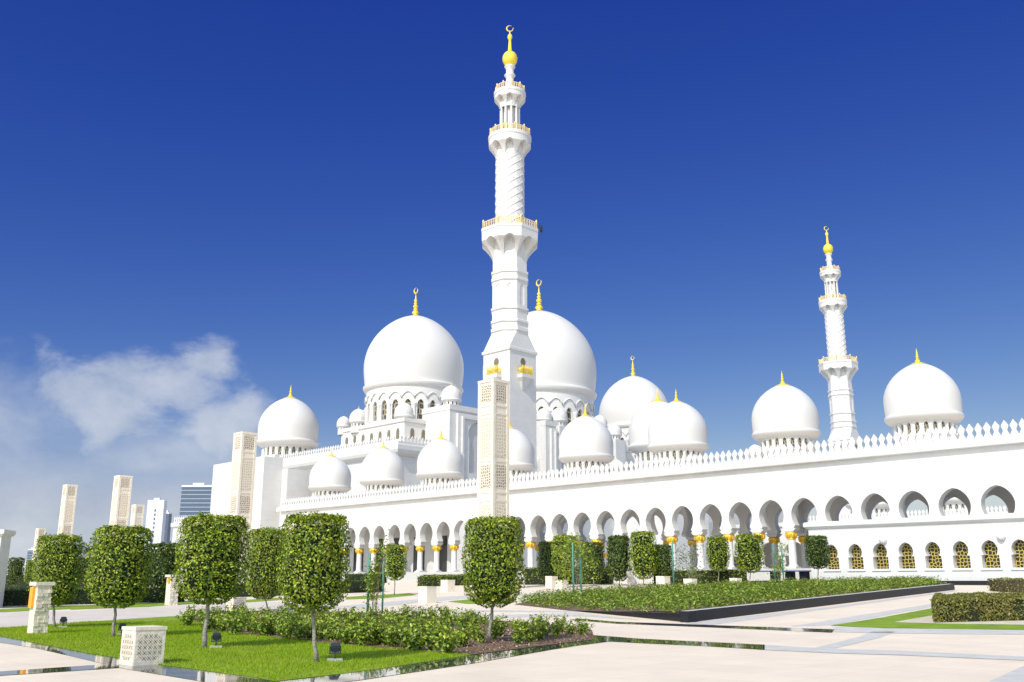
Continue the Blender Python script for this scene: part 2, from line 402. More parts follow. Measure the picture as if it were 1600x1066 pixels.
strip('granite_channel', [(-40, 1053), (0, 1050), (180, 1037.5)], [(-40, 1060), (0, 1056.5), (190, 1044)], .009, 'polished')
strip('granite_channel', [(443, 1066), (540, 1053), (600, 1045), (737, 1024), (830, 1012), (925, 1000)], [(470, 1074), (560, 1064), (740, 1037), (860, 1016), (905, 1009), (960, 1002)], .009, 'polished')
strip('granite_channel', [(928, 993), (1000, 998.5), (1100, 1003.5), (1195, 1008)], [(920, 1001), (1000, 1005.5), (1100, 1010), (1195, 1016)], .010, 'polished')
strip('granite_channel', [(905, 967), (965, 972), (1080, 976), (1304, 984)], [(890, 969), (965, 975), (1080, 979.5), (1300, 989)], .010, 'polished')
strip('granite_band', [(1195, 1008), (1290, 1014), (1400, 1017), (1600, 1026.5), (1660, 1029)], [(1195, 1016), (1300, 1021), (1400, 1024), (1600, 1032.5), (1660, 1035)], .008, 'grey_granite')
sheet('granite_band', [(1270, 1013.5), (1362, 987.5), (1400, 987), (1300, 1014.5)], .006, 'grey_granite')
sheet('granite_band', [(1530, 1072), (1600, 1041), (1680, 1010), (1700, 1072)], .006, 'grey_granite')
strip('granite_band', [(1304, 980), (1420, 982), (1600, 984.5), (1660, 985)], [(1300, 988), (1420, 990.5), (1600, 992), (1660, 992.5)], .006, 'grey_granite')
sheet('granite_band', [(1235, 979), (1455, 944), (1470, 946), (1300, 977)], .006, 'grey_granite')
sheet('granite_band', [(1070, 974), (1300, 948.3), (1492, 922.5), (1496, 924), (1300, 951), (1110, 977)], .006, 'grey_granite')
sheet('lawn', [(1298, 978), (1380, 965), (1455, 951), (1560, 934), (1680, 934), (1680, 986), (1500, 983.5), (1380, 982)], .012, 'lawn')
sheet('sand_border', [(1396, 973), (1460, 962), (1660, 950), (1660, 978), (1480, 975.5)], .018, 'sand')
for pts in ([(110, 947), (280, 941), (340, 938), (345, 941), (250, 947), (110, 953)], [(-60, 956), (0, 952), (110, 947), (110, 952), (0, 957), (-60, 958)], [(540, 933), (640, 927), (652, 930), (600, 935), (540, 937)], [(700, 940), (740, 936), (810, 940), (790, 944), (730, 944)], [(380, 938), (436, 934), (436, 938), (380, 942)]):
    sheet('lawn', pts, .010, 'lawn')
for pts in ([(530, 948), (700, 932), (900, 925), (905, 927), (720, 936), (560, 951)], [(620, 952), (905, 955), (905, 957), (640, 955)], [(740, 962), (905, 958), (1000, 969), (905, 963), (760, 966)]):
    sheet('granite_band', pts, .006, 'grey_granite')

# ------------------------------------------------------------------ foliage
rng = np.random.default_rng(11)
def unit(a): return a / np.maximum(np.linalg.norm(a, axis=1, keepdims=True), 1e-9)
def leaves(name, P, Nn, L, Wd, mats, core=None, tilt=.75, up=0.0, fold=.18):
    """one small folded leaf per point"""
    n = len(P); nr = unit(Nn + rng.normal(0, tilt, (n, 3)) * .8 + np.array([0, 0, up]))
    t = unit(np.cross(nr, rng.normal(0, 1, (n, 3)))); b = np.cross(nr, t)
    sz = rng.uniform(.5, 1.35, (n, 1)); l = L * sz; w = Wd * sz
    V = np.stack([P - t * l / 2, P + b * w / 2 + nr * w * fold - t * l * .08, P + t * l / 2, P - b * w / 2 + nr * w * fold - t * l * .08], 1).reshape(-1, 3)
    i = np.arange(n)[:, None] * 4
    T = np.concatenate([i + [0, 1, 2], i + [0, 2, 3]], 1).reshape(-1, 3)
    mi = np.zeros(len(T), np.int32)
    if core is not None:
        cv, cf, cm = core
        T = np.concatenate([T, cf + len(V)]); V = np.concatenate([V, cv]); mi = np.concatenate([mi, np.full(len(cf), cm, np.int32)])
    me = bpy.data.meshes.new(name); me.vertices.add(len(V)); me.vertices.foreach_set('co', V.astype(np.float32).ravel())
    me.loops.add(len(T) * 3); me.loops.foreach_set('vertex_index', T.astype(np.int32).ravel())
    me.polygons.add(len(T)); me.polygons.foreach_set('loop_start', np.arange(len(T), dtype=np.int32) * 3)
    for m in mats: me.materials.append(M[m])
    me.polygons.foreach_set('material_index', mi); me.update(calc_edges=True); me.validate()
    return me
CROWN_H = np.array([0, .06, .14, .28, .45, .7, .9, .97, 1.0]); CROWN_R = np.array([.30, .66, .88, .99, 1.0, .97, .93, .85, .66])
def lump(th, h, seed):
    return 1 + .045 * np.sin(3 * th + seed) * np.sin(5 * h * 3 + seed) + .03 * np.sin(7 * th + 9 * h + seed * 2) + .02 * np.sin(13 * th - 15 * h)
def crown_mesh(name, n, w, h, leaf, mats, seed, round_=0.0):
    ks = int(n * .80); kt = n - ks
    hh = rng.uniform(0, 1, ks) ** .9; th = rng.uniform(0, 2 * np.pi, ks)
    Hr = CROWN_R * (1 - round_) + round_ * np.sqrt(np.maximum(0, 1 - (2 * CROWN_H - 1) ** 2)).clip(.2, 1)
    r = np.interp(hh, CROWN_H, Hr) * lump(th, hh, seed) * (rng.uniform(.80, 1.05, ks) + (rng.uniform(0, 1, ks) > .965) * rng.uniform(.02, .09, ks))
    slope = np.interp(np.minimum(hh + .03, 1), CROWN_H, Hr) - np.interp(np.maximum(hh - .03, 0), CROWN_H, Hr)
    P1 = np.stack([r * np.cos(th) * w / 2, r * np.sin(th) * w / 2, hh * h], 1); N1 = np.stack([np.cos(th), np.sin(th), -slope * 4], 1)
    rr = np.sqrt(rng.uniform(0, 1, kt)) * .88; th2 = rng.uniform(0, 2 * np.pi, kt)
    P2 = np.stack([rr * np.cos(th2) * w / 2, rr * np.sin(th2) * w / 2, h * (1 - .02 - .05 * rr ** 4 + rng.normal(0, .018, kt) + .02 * np.sin(4 * th2 + seed))], 1)
    N2 = np.tile([0, 0, 1.0], (kt, 1))
    P = np.concatenate([P1, P2]); Nn = unit(np.concatenate([N1, N2]))
    m, k = 18, 24; cv = []; cf = []                                 # opaque filler core, its dark colour standing for shade inside the crown
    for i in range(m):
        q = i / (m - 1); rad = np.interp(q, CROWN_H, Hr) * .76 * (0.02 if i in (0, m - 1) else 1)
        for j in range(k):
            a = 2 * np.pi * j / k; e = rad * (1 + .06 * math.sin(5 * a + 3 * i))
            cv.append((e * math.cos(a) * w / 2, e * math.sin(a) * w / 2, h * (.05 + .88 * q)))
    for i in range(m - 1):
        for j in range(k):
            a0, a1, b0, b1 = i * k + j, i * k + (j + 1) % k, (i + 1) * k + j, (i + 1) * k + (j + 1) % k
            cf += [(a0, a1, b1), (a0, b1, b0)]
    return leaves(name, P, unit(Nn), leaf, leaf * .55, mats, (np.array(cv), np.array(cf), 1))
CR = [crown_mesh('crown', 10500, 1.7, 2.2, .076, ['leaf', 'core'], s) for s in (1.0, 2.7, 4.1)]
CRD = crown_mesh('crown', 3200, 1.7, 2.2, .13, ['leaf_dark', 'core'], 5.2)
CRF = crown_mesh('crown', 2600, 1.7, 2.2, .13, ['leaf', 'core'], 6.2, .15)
def trunk_mesh(h, r, lean=(0, 0), limbs=True):
    mb = MB(); k = 6
    pts = [(lean[0] * (1 - (1 - i / k) ** 1.0) + .012 * math.sin(i * 2.1), lean[1] * i / k + .012 * math.cos(i * 1.7), h * i / k) for i in range(k + 1)]
    mb.tube(pts, [r * (1.45 if i == 0 else 1.12 - .05 * i) for i in range(k + 1)], 9)
    if limbs:
        for a in range(4):
            q = a * 1.6 + .4; e = Vector(pts[-1])
            mb.tube([e - Vector((0, 0, .12)), e + Vector((.16 * math.cos(q), .16 * math.sin(q), .22)), e + Vector((.42 * math.cos(q), .42 * math.sin(q), .75))], [r * .6, r * .45, r * .2], 6)
    return mb
def topiary(base, cx, top, bot, wpx, cm, label, lean_px=0, rz=0.0, tr=.045, grp='clipped trees with bare trunks'):
    """base pixel, crown centre / top / bottom rows and width in the photograph, measured at the trunk's distance"""
    p = G(*base); zt, zb = Z(cx, top, p.y), Z(cx, bot, p.y); x, y, _ = ray(cx, (top + bot) / 2)
    w = wpx / F * p.y / y; lx = x / y * p.y - p.x
    t = thing('clipped_tree', label, 'tree', p, 0, grp)
    part('trunk', trunk_mesh(zb - p.z + .12, tr, (lx, 0)), 'trunk', t)
    inst('crown', cm, t, (lx, 0, zb - p.z), rz, (w / 1.76, w / 1.76, (zt - zb) / 2.2))
    return t
topiary((85, 981), 89, 838, 946, 73, CR[0], 'clipped green tree right behind the stone sign pillar at the left edge of the lawn', rz=.4)
topiary((176, 996), 187, 825, 950, 97, CR[1], 'clipped tree on the lawn behind the pierced stone box, with a straight grey trunk', rz=1.5)
topiary((318, 1013), 331, 808, 944, 112, CR[2], 'largest clipped tree, its pale trunk leaning, at the left end of the shrub bed', rz=2.0, tr=.055)
topiary((494, 1035), 491, 806, 958, 111, CR[0], 'nearest clipped tree, standing alone on the lawn with a floodlight at its foot', rz=3.3, tr=.04)
topiary((763, 1005), 771, 811, 949, 97, CR[1], 'clipped tree growing out of the mulch bed in front of the tall carved light tower', rz=4.6, tr=.045)
topiary((420, 955), 416, 828, 936, 66, CR[2], 'clipped tree half hidden behind the nearest tree, by the grey path', rz=5.3)
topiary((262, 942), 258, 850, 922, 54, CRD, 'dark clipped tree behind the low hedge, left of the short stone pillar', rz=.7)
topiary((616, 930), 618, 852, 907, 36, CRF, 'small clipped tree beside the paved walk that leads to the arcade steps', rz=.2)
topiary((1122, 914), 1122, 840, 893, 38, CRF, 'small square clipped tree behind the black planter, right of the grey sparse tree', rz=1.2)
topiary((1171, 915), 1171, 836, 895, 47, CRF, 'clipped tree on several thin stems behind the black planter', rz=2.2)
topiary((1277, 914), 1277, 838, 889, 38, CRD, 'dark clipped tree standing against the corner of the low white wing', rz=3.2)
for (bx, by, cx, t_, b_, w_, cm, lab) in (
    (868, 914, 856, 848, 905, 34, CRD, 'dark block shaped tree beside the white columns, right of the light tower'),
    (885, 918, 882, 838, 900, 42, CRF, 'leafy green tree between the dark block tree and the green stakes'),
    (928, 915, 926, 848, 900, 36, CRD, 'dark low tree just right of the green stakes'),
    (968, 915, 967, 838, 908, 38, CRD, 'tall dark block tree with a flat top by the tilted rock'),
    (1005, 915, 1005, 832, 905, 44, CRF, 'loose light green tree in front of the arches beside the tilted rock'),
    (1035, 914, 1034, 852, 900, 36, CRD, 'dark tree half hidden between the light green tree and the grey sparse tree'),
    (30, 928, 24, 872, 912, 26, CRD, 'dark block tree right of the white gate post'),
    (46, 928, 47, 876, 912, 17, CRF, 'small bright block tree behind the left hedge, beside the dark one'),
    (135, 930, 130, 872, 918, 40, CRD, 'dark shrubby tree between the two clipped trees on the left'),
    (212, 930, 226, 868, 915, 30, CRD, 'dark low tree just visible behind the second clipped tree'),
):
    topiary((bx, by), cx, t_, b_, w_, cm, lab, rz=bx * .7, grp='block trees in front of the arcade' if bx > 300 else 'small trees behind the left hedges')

# a thin young tree: stems with scattered leaves
def loose_tree(base, cx, top, bot, wpx, leaf, n, label, stems=1, lm='leaf'):
    p = G(*base); zt, zb = Z(cx, top, p.y), Z(cx, bot, p.y); w = wpx / F * p.y; h = zt - p.z
    t = thing('young_tree', label, 'tree', p, 0, 'young trees')
    mb = MB()
    for s in range(max(stems, 1) + 4):
        a = s * 2.4; r0 = .02 if s < stems else .010
        x1, y1 = .40 * w * math.cos(a), .40 * w * math.sin(a); z0 = 0 if s < stems else (zb - p.z) * .8
        mb.tube([(.05 * math.cos(a), .05 * math.sin(a), z0), (x1 * .4, y1 * .4, (z0 + h) * .5), (x1, y1, h * (.75 + .05 * s % .2))], [r0 * 1.3, r0, r0 * .4], 6)
    part('trunk', mb, 'trunk', t)
    q = rng.normal(0, .42, (n, 3)).clip(-1, 1); cen = rng.normal(0, .55, (14, 3)).clip(-.9, .9)
    P = cen[rng.integers(0, 14, n)] * .8 + q * .55
    P = P * np.array([w / 2, w / 2, (zt - zb) / 2]) + np.array([0, 0, (zt + zb) / 2 - p.z])
    inst('crown', leaves('crown', P, unit(q + .01), leaf, leaf * .5, [lm]), t)
    return t
loose_tree((584, 968), 588, 842, 945, 40, .13, 1000, 'thin young tree tied between two green stakes in the mulch bed', 2)
loose_tree((900, 925), 896, 838, 912, 60, .20, 1500, 'young leafy tree held between green stakes at the planter', 2)
loose_tree((1080, 916), 1080, 836, 908, 50, .17, 900, 'sparse grey green twiggy tree, thin in leaf, behind the black planter', 3, 'leaf_grey')
loose_tree((1218, 912), 1218, 850, 902, 28, .18, 520, 'slender young tree between pale green stakes near the low white wing', 2)
def stake(base, top, label, thick=.045):
    p = G(*base); h = Z(base[0], top, p.y) - p.z; mb = MB()
    mb.lathe([(thick, 0), (thick, h - .02), (thick * .7, h)], 10)
    o = part('tree_stake', mb, 'stake', None, None, p); tag(o, label, 'stake', 'green stakes holding young trees')
stake((574, 965), 866, 'pale green stake, left of the pair in the mulch bed', .06)
stake((597, 962), 872, 'green stake right of the pair in the mulch bed')
stake((896, 926), 848, 'green stake at the left edge of the raised planter, left one of two', .07)
stake((908, 925), 852, 'shorter green stake right beside another at the raised planter', .07)
stake((1053, 916), 845, 'tall green stake under a gold capital, left of the grey sparse tree', .07)
stake((1212, 912), 850, 'slim green stake left of the slender young tree', .06)
stake((1225, 912), 852, 'slim green stake right of the slender young tree', .06)
p0, p1 = G(574, 965), G(597, 962)
mb = MB(); mb.tube([p0 + Vector((0, 0, 1.35)), p1 + Vector((0, 0, 1.36))], .014, 6)
tag(part('tie_bar', mb, 'lamp_black'), 'thin dark bar tied across the two stakes in the mulch bed', 'tie bar')

# palm far left
def palm(p, h, label):
    t = thing('palm_tree', label, 'palm', p); mb = MB(); mb.tube([(0, 0, 0), (.1, 0, h * .5), (.05, 0, h)], [.28, .22, .2], 9); part('trunk', mb, 'trunk', t)
    P = []; Nn = []
    mb = MB()
    for k in range(26):
        a = k * 2.4; e = R(70 - 100 * (k / 26)); L = 2.4; pts = []
        for i in range(9):
            s = i / 8; pts.append(Vector((math.cos(a) * L * s * math.cos(e * (1 - s) - .5 * s), math.sin(a) * L * s * math.cos(e * (1 - s) - .5 * s), h + L * (math.sin(e) * s - .55 * s * s))))
        for i in range(8):
            d = (pts[i + 1] - pts[i]).normalized(); sd = d.cross(Vector((0, 0, 1))).normalized()
            for sgn in (-1, 1):
                for q in (.2, .7):
                    c = pts[i].lerp(pts[i + 1], q); tip = c + sd * sgn * .5 * (1 - i / 11) + d * .35 - Vector((0, 0, .15))
                    mb.face([c, c + d * .07, tip])
        mb.tube(pts, [.03, .028, .026, .022, .02, .016, .012, .01, .006], 5)
    inst('crown', mb.mesh('crown', ['leaf_dark'], False), t)
pp = G(138, 925); pp = Vector((ray(138, 870)[0] / ray(138, 870)[1] * 110, 110, gz(-50, 110)))
palm(pp, Z(138, 860, 110) - pp.z, 'palm tree with spreading fronds between the two clipped trees on the left')

# shrubs in the mulch bed
def shrub_mesh(seed, n=400):
    r = np.random.default_rng(seed); P = []; Nn = []; st = MB()
    for s in range(11):
        a = s * 2.39 + seed; ln = r.uniform(.35, .62); sp = r.uniform(.08, .42)
        tip = np.array([sp * math.cos(a), sp * math.sin(a), ln])
        st.tube([(.03 * math.cos(a), .03 * math.sin(a), 0), tuple(tip * np.array([.5, .5, .55])), tuple(tip)], [.009, .007, .004], 4)
        for i in range(n // 11):
            q = r.uniform(.18, 1.06) ; c = tip * np.array([q ** 1.2, q ** 1.2, q]); off = r.normal(0, .055, 3)
            P.append(c + off); Nn.append(off / (np.linalg.norm(off) + 1e-6) + np.array([.3 * math.cos(a), .3 * math.sin(a), .5]))
    me = leaves('foliage', np.array(P), np.array(Nn), .10, .06, ['leaf_shrub'], None, .6, .3)
    return me, st.mesh('stems', ['stem'])
SH = [shrub_mesh(s) for s in (1, 2, 3, 4)]
def inside(x, y, poly):
    c = False
    for i in range(len(poly)):
        (x1, y1), (x2, y2) = poly[i], poly[i - 1]
        if (y1 > y) != (y2 > y) and x < (x2 - x1) * (y - y1) / (y2 - y1) + x1: c = not c
    return c
bedxy = [tuple(G(*p)[:2]) for p in BED]
spots = []
for px, py in ([(296 + 19 * i, 981 + .10 * 19 * i) for i in range(22)] + [(300 + 20 * i, 969 + .2 * i) for i in range(23)] + [(292 + 21 * i, 975 + .06 * 21 * i) for i in range(20)] + [(330 + 22 * i, 987 + .085 * 22 * i) for i in range(15)] +
               [(660, 1006), (690, 1006), (706, 1012), (720, 1010), (775, 1001), (805, 1004), (822, 1002), (840, 1000), (872, 997), (893, 995), (915, 995), (742, 1000), (735, 984), (800, 985), (640, 990), (612, 995), (590, 1002), (770, 986), (750, 978), (722, 982), (785, 994), (812, 990), (835, 990), (855, 993), (700, 978), (685, 990), (724, 998), (748, 1008), (880, 990), (846, 983)]):
    spots.append((px + random.uniform(-6, 6), py + random.uniform(-3, 3)))
sh0 = None
for i, (px, py) in enumerate(spots):
    p = G(px, py); k = random.randrange(4); s = random.uniform(.78, 1.08) * (1.0 if px < 700 else .85)
    if (G(763, 1005) - p).length < .25: continue
    t = thing('shrub', 'low leafy green shrub growing in the mulch bed behind the lawn', 'shrub', p, random.uniform(0, 6), 'shrubs in the mulch bed', s)
    inst('foliage', SH[k][0], t); inst('stems', SH[k][1], t)
# bark chips on the mulch
def scatter(poly, n, fn, zoff=.0):
    xs = [p[0] for p in poly]; ys = [p[1] for p in poly]; out = []
    while len(out) < n:
        x, y = random.uniform(min(xs), max(xs)), random.uniform(min(ys), max(ys))
        if inside(x, y, poly) and fn(x, y): out.append((x, y, gz(x, y) + zoff))
    return np.array(out)
M['chip'] = leafmat('bark_chip', (.09, .05, .03), (.28, .18, .12), (.55, .42, .33), 0)
P = scatter(bedxy, 16000, lambda x, y: True, .03)
o = inst('bark_chips', leaves('bark_chips', P, np.tile([0, 0, 1.0], (len(P), 1)), .075, .035, ['chip'], None, .5)); o['kind'] = 'stuff'
# turf blades on the two near lawns
lawnxy = [tuple(G(*p)[:2]) for p in LAWN]
P = scatter(lawnxy, 60000, lambda x, y: y < 40, .024)
def blades(name, P, h, w):
    n = len(P); a = rng.uniform(0, 2 * np.pi, n); d = np.stack([np.cos(a), np.sin(a), np.zeros(n)], 1); hh = h * rng.uniform(.6, 1.3, (n, 1))
    ln = rng.normal(0, .35, (n, 2)); tip = P + np.concatenate([ln * hh, hh], 1)
    V = np.stack([P - d * w, P + d * w, tip], 1).reshape(-1, 3)
    T = np.arange(n * 3).reshape(-1, 3)
    me = bpy.data.meshes.new(name); me.from_pydata(V.tolist(), [], T.tolist()); me.materials.append(M['blade']); return me
P[:, 2] -= .012
o = inst('grass', blades('grass', P, .05, .007)); o['kind'] = 'stuff'

# hedges: a box of clipped leaves round a core
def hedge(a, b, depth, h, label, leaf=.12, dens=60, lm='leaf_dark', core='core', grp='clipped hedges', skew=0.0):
    a, b = Vector(a), Vector(b); d = b - a; L = math.hypot(d.x, d.y); rz = math.atan2(d.y, d.x); rise = d.z / L; nb = Vector((-d.y, d.x)) / L * depth; slope = (gz(a.x + nb.x, a.y + nb.y) - gz(a.x, a.y)) / depth
    nt, nf = int(L * depth * dens), int(L * h * dens); ne = int(depth * h * dens); P = []; Nn = []
    U = lambda n, lo, hi: rng.uniform(lo, hi, n)
    J = lambda n: rng.normal(0, .022, n) - np.abs(rng.normal(0, .02, n))
    wob = lambda x, y: .025 * np.sin(x * 3.1 + y * 2) + .02 * np.sin(x * 7.3 + 1)
    def add(x, y, z, nx, ny, nz):
        P.append(np.stack([x, y, z], 1)); Nn.append(np.tile([nx, ny, nz], (len(x), 1)))
    x, y = U(nt, 0, L), U(nt, 0, depth); add(x, y, h + J(nt) + wob(x, y), 0, 0, 1.)
    for yy, s in ((0, -1), (depth, 1)):
        x, z = U(nf, 0, L), U(nf, .03, h); add(x, yy + s * (J(nf) + wob(x, z) - .06 * (1 - z / h)), z, 0, s, 0)
    for xx, s in ((0, -1), (L, 1)):
        y, z = U(ne, 0, depth), U(ne, .03, h); add(xx + s * (J(ne) + wob(y, z)), y, z, s, 0, 0)
    P = np.concatenate(P); Nn = np.concatenate(Nn).astype(float); P[:, 2] += P[:, 0] * rise + P[:, 1] * slope; P[:, 0] += P[:, 1] * skew
    e = .07
    cv = np.array([(x + y * skew, y, z + x * rise + y * slope) for z in (.02, h - e) for x, y in ((e, e), (L - e, e), (L - e, depth - e), (e, depth - e))])
    cf = np.array([(0, 1, 5), (0, 5, 4), (1, 2, 6), (1, 6, 5), (2, 3, 7), (2, 7, 6), (3, 0, 4), (3, 4, 7), (4, 5, 6), (4, 6, 7)])
    o = inst('hedge', leaves('hedge', P, Nn, leaf, leaf * .55, [lm, core], (cv, cf, 1)), None, a, rz)
    return tag(o, label, 'hedge', grp)
def phedge(a, b, depth, hpx, label, **k):
    A, Bp = G(*a), G(*b); return hedge(A, Bp, depth, hpx / F * A.y * .99, label, **k)
phedge((-60, 950), (290, 941), 1.6, 26, 'long low clipped hedge along the path at the left', leaf=.10, dens=110)
phedge((-40, 929), (145, 927), 2.0, 26, 'taller dark hedge behind the long low hedge at the left', leaf=.14, dens=60)
phedge((300, 936), (600, 925), 1.4, 20, 'low clipped hedge behind the nearest tree, left of the paved walk', leaf=.12, dens=70)
phedge((545, 913), (605, 911), 1.4, 15, 'upper low hedge below the arcade columns, left of the steps', leaf=.14, dens=60)
phedge((662, 917), (745, 914), 1.6, 15, 'bright low hedge right of the steps, behind the limestone blocks', leaf=.14, dens=70, lm='leaf')
phedge((655, 911.5), (760, 911), 1.2, 12, 'upper dark hedge right of the steps at the foot of the columns', leaf=.15, dens=50)
phedge((818, 914), (950, 913), 1.6, 25, 'low hedge behind the green stakes, right of the light tower', leaf=.15, dens=60, lm='leaf')
phedge((1020, 914), (1160, 913.5), 1.4, 21, 'low hedge behind the grey sparse tree', leaf=.15, dens=50, lm='leaf')
A = G(1461, 974)
hedge(A, A + Vector((9, .3, .12)), 5.0, .80, 'broad flat topped hedge in a sand border at the right edge', leaf=.085, dens=800, lm='leaf_hedge', core='core', skew=.5)
A = G(1577, 926)
hedge(A, A + Vector((12, 0, 0)), 2.5, .75, 'distant low hedge by the pool, above the broad hedge', leaf=.12, dens=90, lm='leaf_hedge', core='core_hedge')

# ------------------------------------------------------------------ raised planter with ground cover
def planter():
    c = G(1076, 973); e = G(1492, 921.8); w = G(905, 955.5)
    dv = (e - c); n = Vector((-S2, S2, 0))
    f = e + n * 9; bk = w + (e - c) * .92 + n * 1.0
    t = thing('planter_kerb', 'long black granite kerb round the raised shrub planter', 'planter', c)
    for nm, a, b, h0, h1 in (('kerb', c, e, .41, .38), ('kerb', w, c, .03, .41), ('kerb', e, f, .38, .2)):
        d = (b - a); d.z = 0; d.normalize(); q = Vector((-d.y, d.x, 0)) * .35
        mb = MB(); A, Bq = a - c, b - c
        lo = [A, Bq, Bq + q, A + q]; hi = [v + Vector((0, 0, h)) for v, h in zip(lo, (h0, h1, h1, h0))]
        mb.face(lo); mb.face(hi)
        for i in range(4): mb.face([lo[i], lo[(i + 1) % 4], hi[(i + 1) % 4], hi[i]])
        o = part(nm, mb, 'black_granite', t)
        k = MB(); k.face([h + Vector((0, 0, .004)) for h in hi]); part('coping', k, 'grey_granite', o)
    poly = [G(812, 945), w, c, e, G(1440, 912.5), G(1300, 914), G(1150, 918), G(1000, 925), G(870, 933)]
    K_ = len(poly)
    inx = Vector((-.3, .35, 0))
    top = [(p.x + inx.x, p.y + inx.y, p.z + h) for p, h in zip(poly, (.02, .03, .33, .30, .12, .05, .05, .05, .03))]
    mb = MB(); cx = sum(p[0] for p in top) / K_; cy = sum(p[1] for p in top) / K_; cz = sum(p[2] for p in top) / K_ + .05
    for i in range(K_): mb.face([top[i], top[(i + 1) % K_], (cx, cy, cz)])
    structure('planting_soil', mb, 'mulch')
    # leaf clumps
    n = 5400; out = []; tri = [(top[i], top[(i + 1) % K_], (cx, cy, cz)) for i in range(K_)]
    ar = np.array([abs((b[0] - a[0]) * (q[1] - a[1]) - (q[0] - a[0]) * (b[1] - a[1])) for a, b, q in tri]); ar /= ar.sum()
    P = []; Nn = []
    for k in range(n):
        a, b, q = tri[rng.choice(K_, p=ar)]; r1, r2 = math.sqrt(random.random()), random.random()
        c0 = np.array(a) * (1 - r1) + np.array(b) * r1 * (1 - r2) + np.array(q) * r1 * r2
        m = 16; pn = .5 + .5 * math.sin(c0[0] * 1.3 + 2 * math.sin(c0[1] * .9)); hgt = random.uniform(.16, .45) + .22 * pn
        if pn < .2 and random.random() < .3: continue
        off = rng.normal(0, .11, (m, 3)); off[:, 2] = rng.uniform(.04, hgt, m)
        P.append(c0 + off); Nn.append(unit(off + np.array([0, 0, .1])))
    o = inst('ground_cover', leaves('ground_cover', np.concatenate(P), np.concatenate(Nn), .13, .062, ['leaf_cover'], None, .7, .3)); o['kind'] = 'stuff'
planter()

# ------------------------------------------------------------------ domes
def dome_profile(z0, zc, top, r0=.985, n=30, p=1.2):
    pr = []
    for i in range(6):
        s = i / 6; pr.append((r0 + (1 - r0) * math.sin(s * math.pi / 2), z0 + (zc - z0) * s))
    for i in range(n):
        a = i / n * math.pi / 2
        pr.append((math.cos(a) ** p, zc + (top - zc) * math.sin(a)))
    pr.append((.0005, top + .004)); return pr
def bulbs(z, items):
    """stacked finial profile: (height, radius) lumps"""
    pr = []
    for h, r, neck in items:
        for i in range(7):
            a = i / 6 * math.pi; pr.append((neck + (r - neck) * math.sin(a), z + h * i / 6))
        z += h
    return pr
def finial_mesh(z, h, spread, crescent, zc, p):
    mb = MB(); k = h; cap = []
    for i in range(6):
        r = spread * (1 - i / 6.5); sn = math.sqrt(max(0, 1 - r ** (2 / p))); cap.append((r, zc + (z + .01 - zc) * sn + .008 + .03 * (i / 5) ** 2))
    mb.lathe(cap + [(.16 * k, z + .08)], 24)
    pr = bulbs(z + .05, [(.16 * k, .15 * k, .07 * k), (.12 * k, .10 * k, .05 * k), (.16 * k, .11 * k, .045 * k), (.12 * k, .08 * k, .035 * k), (.14 * k, .075 * k, .03 * k)])
    pr += [(.028 * k, pr[-1][1] + .03 * k), (.002, z + .05 + k)]
    mb.lathe(pr, 14)
    if crescent:
        R0 = .125 * k; cz = z + .05 + k + R0 * .8; rows = []
        for i in range(25):
            a = R(75) + R(325) * i / 24; t = .006 * k + .028 * k * math.sin(math.pi * i / 24)
            d = Vector((math.cos(a) * S2, -math.sin(0), 0)); 
            c = Vector((math.cos(a) * R0, 0, cz + math.sin(a) * R0)); e = Vector((math.cos(a), 0, math.sin(a)))
            rows.append([c + e * t * math.cos(q) + Vector((0, t * math.sin(q), 0)) for q in (0, 1.57, 3.14, 4.71)])
        mb.grid(rows, 0, True, True)
    return mb
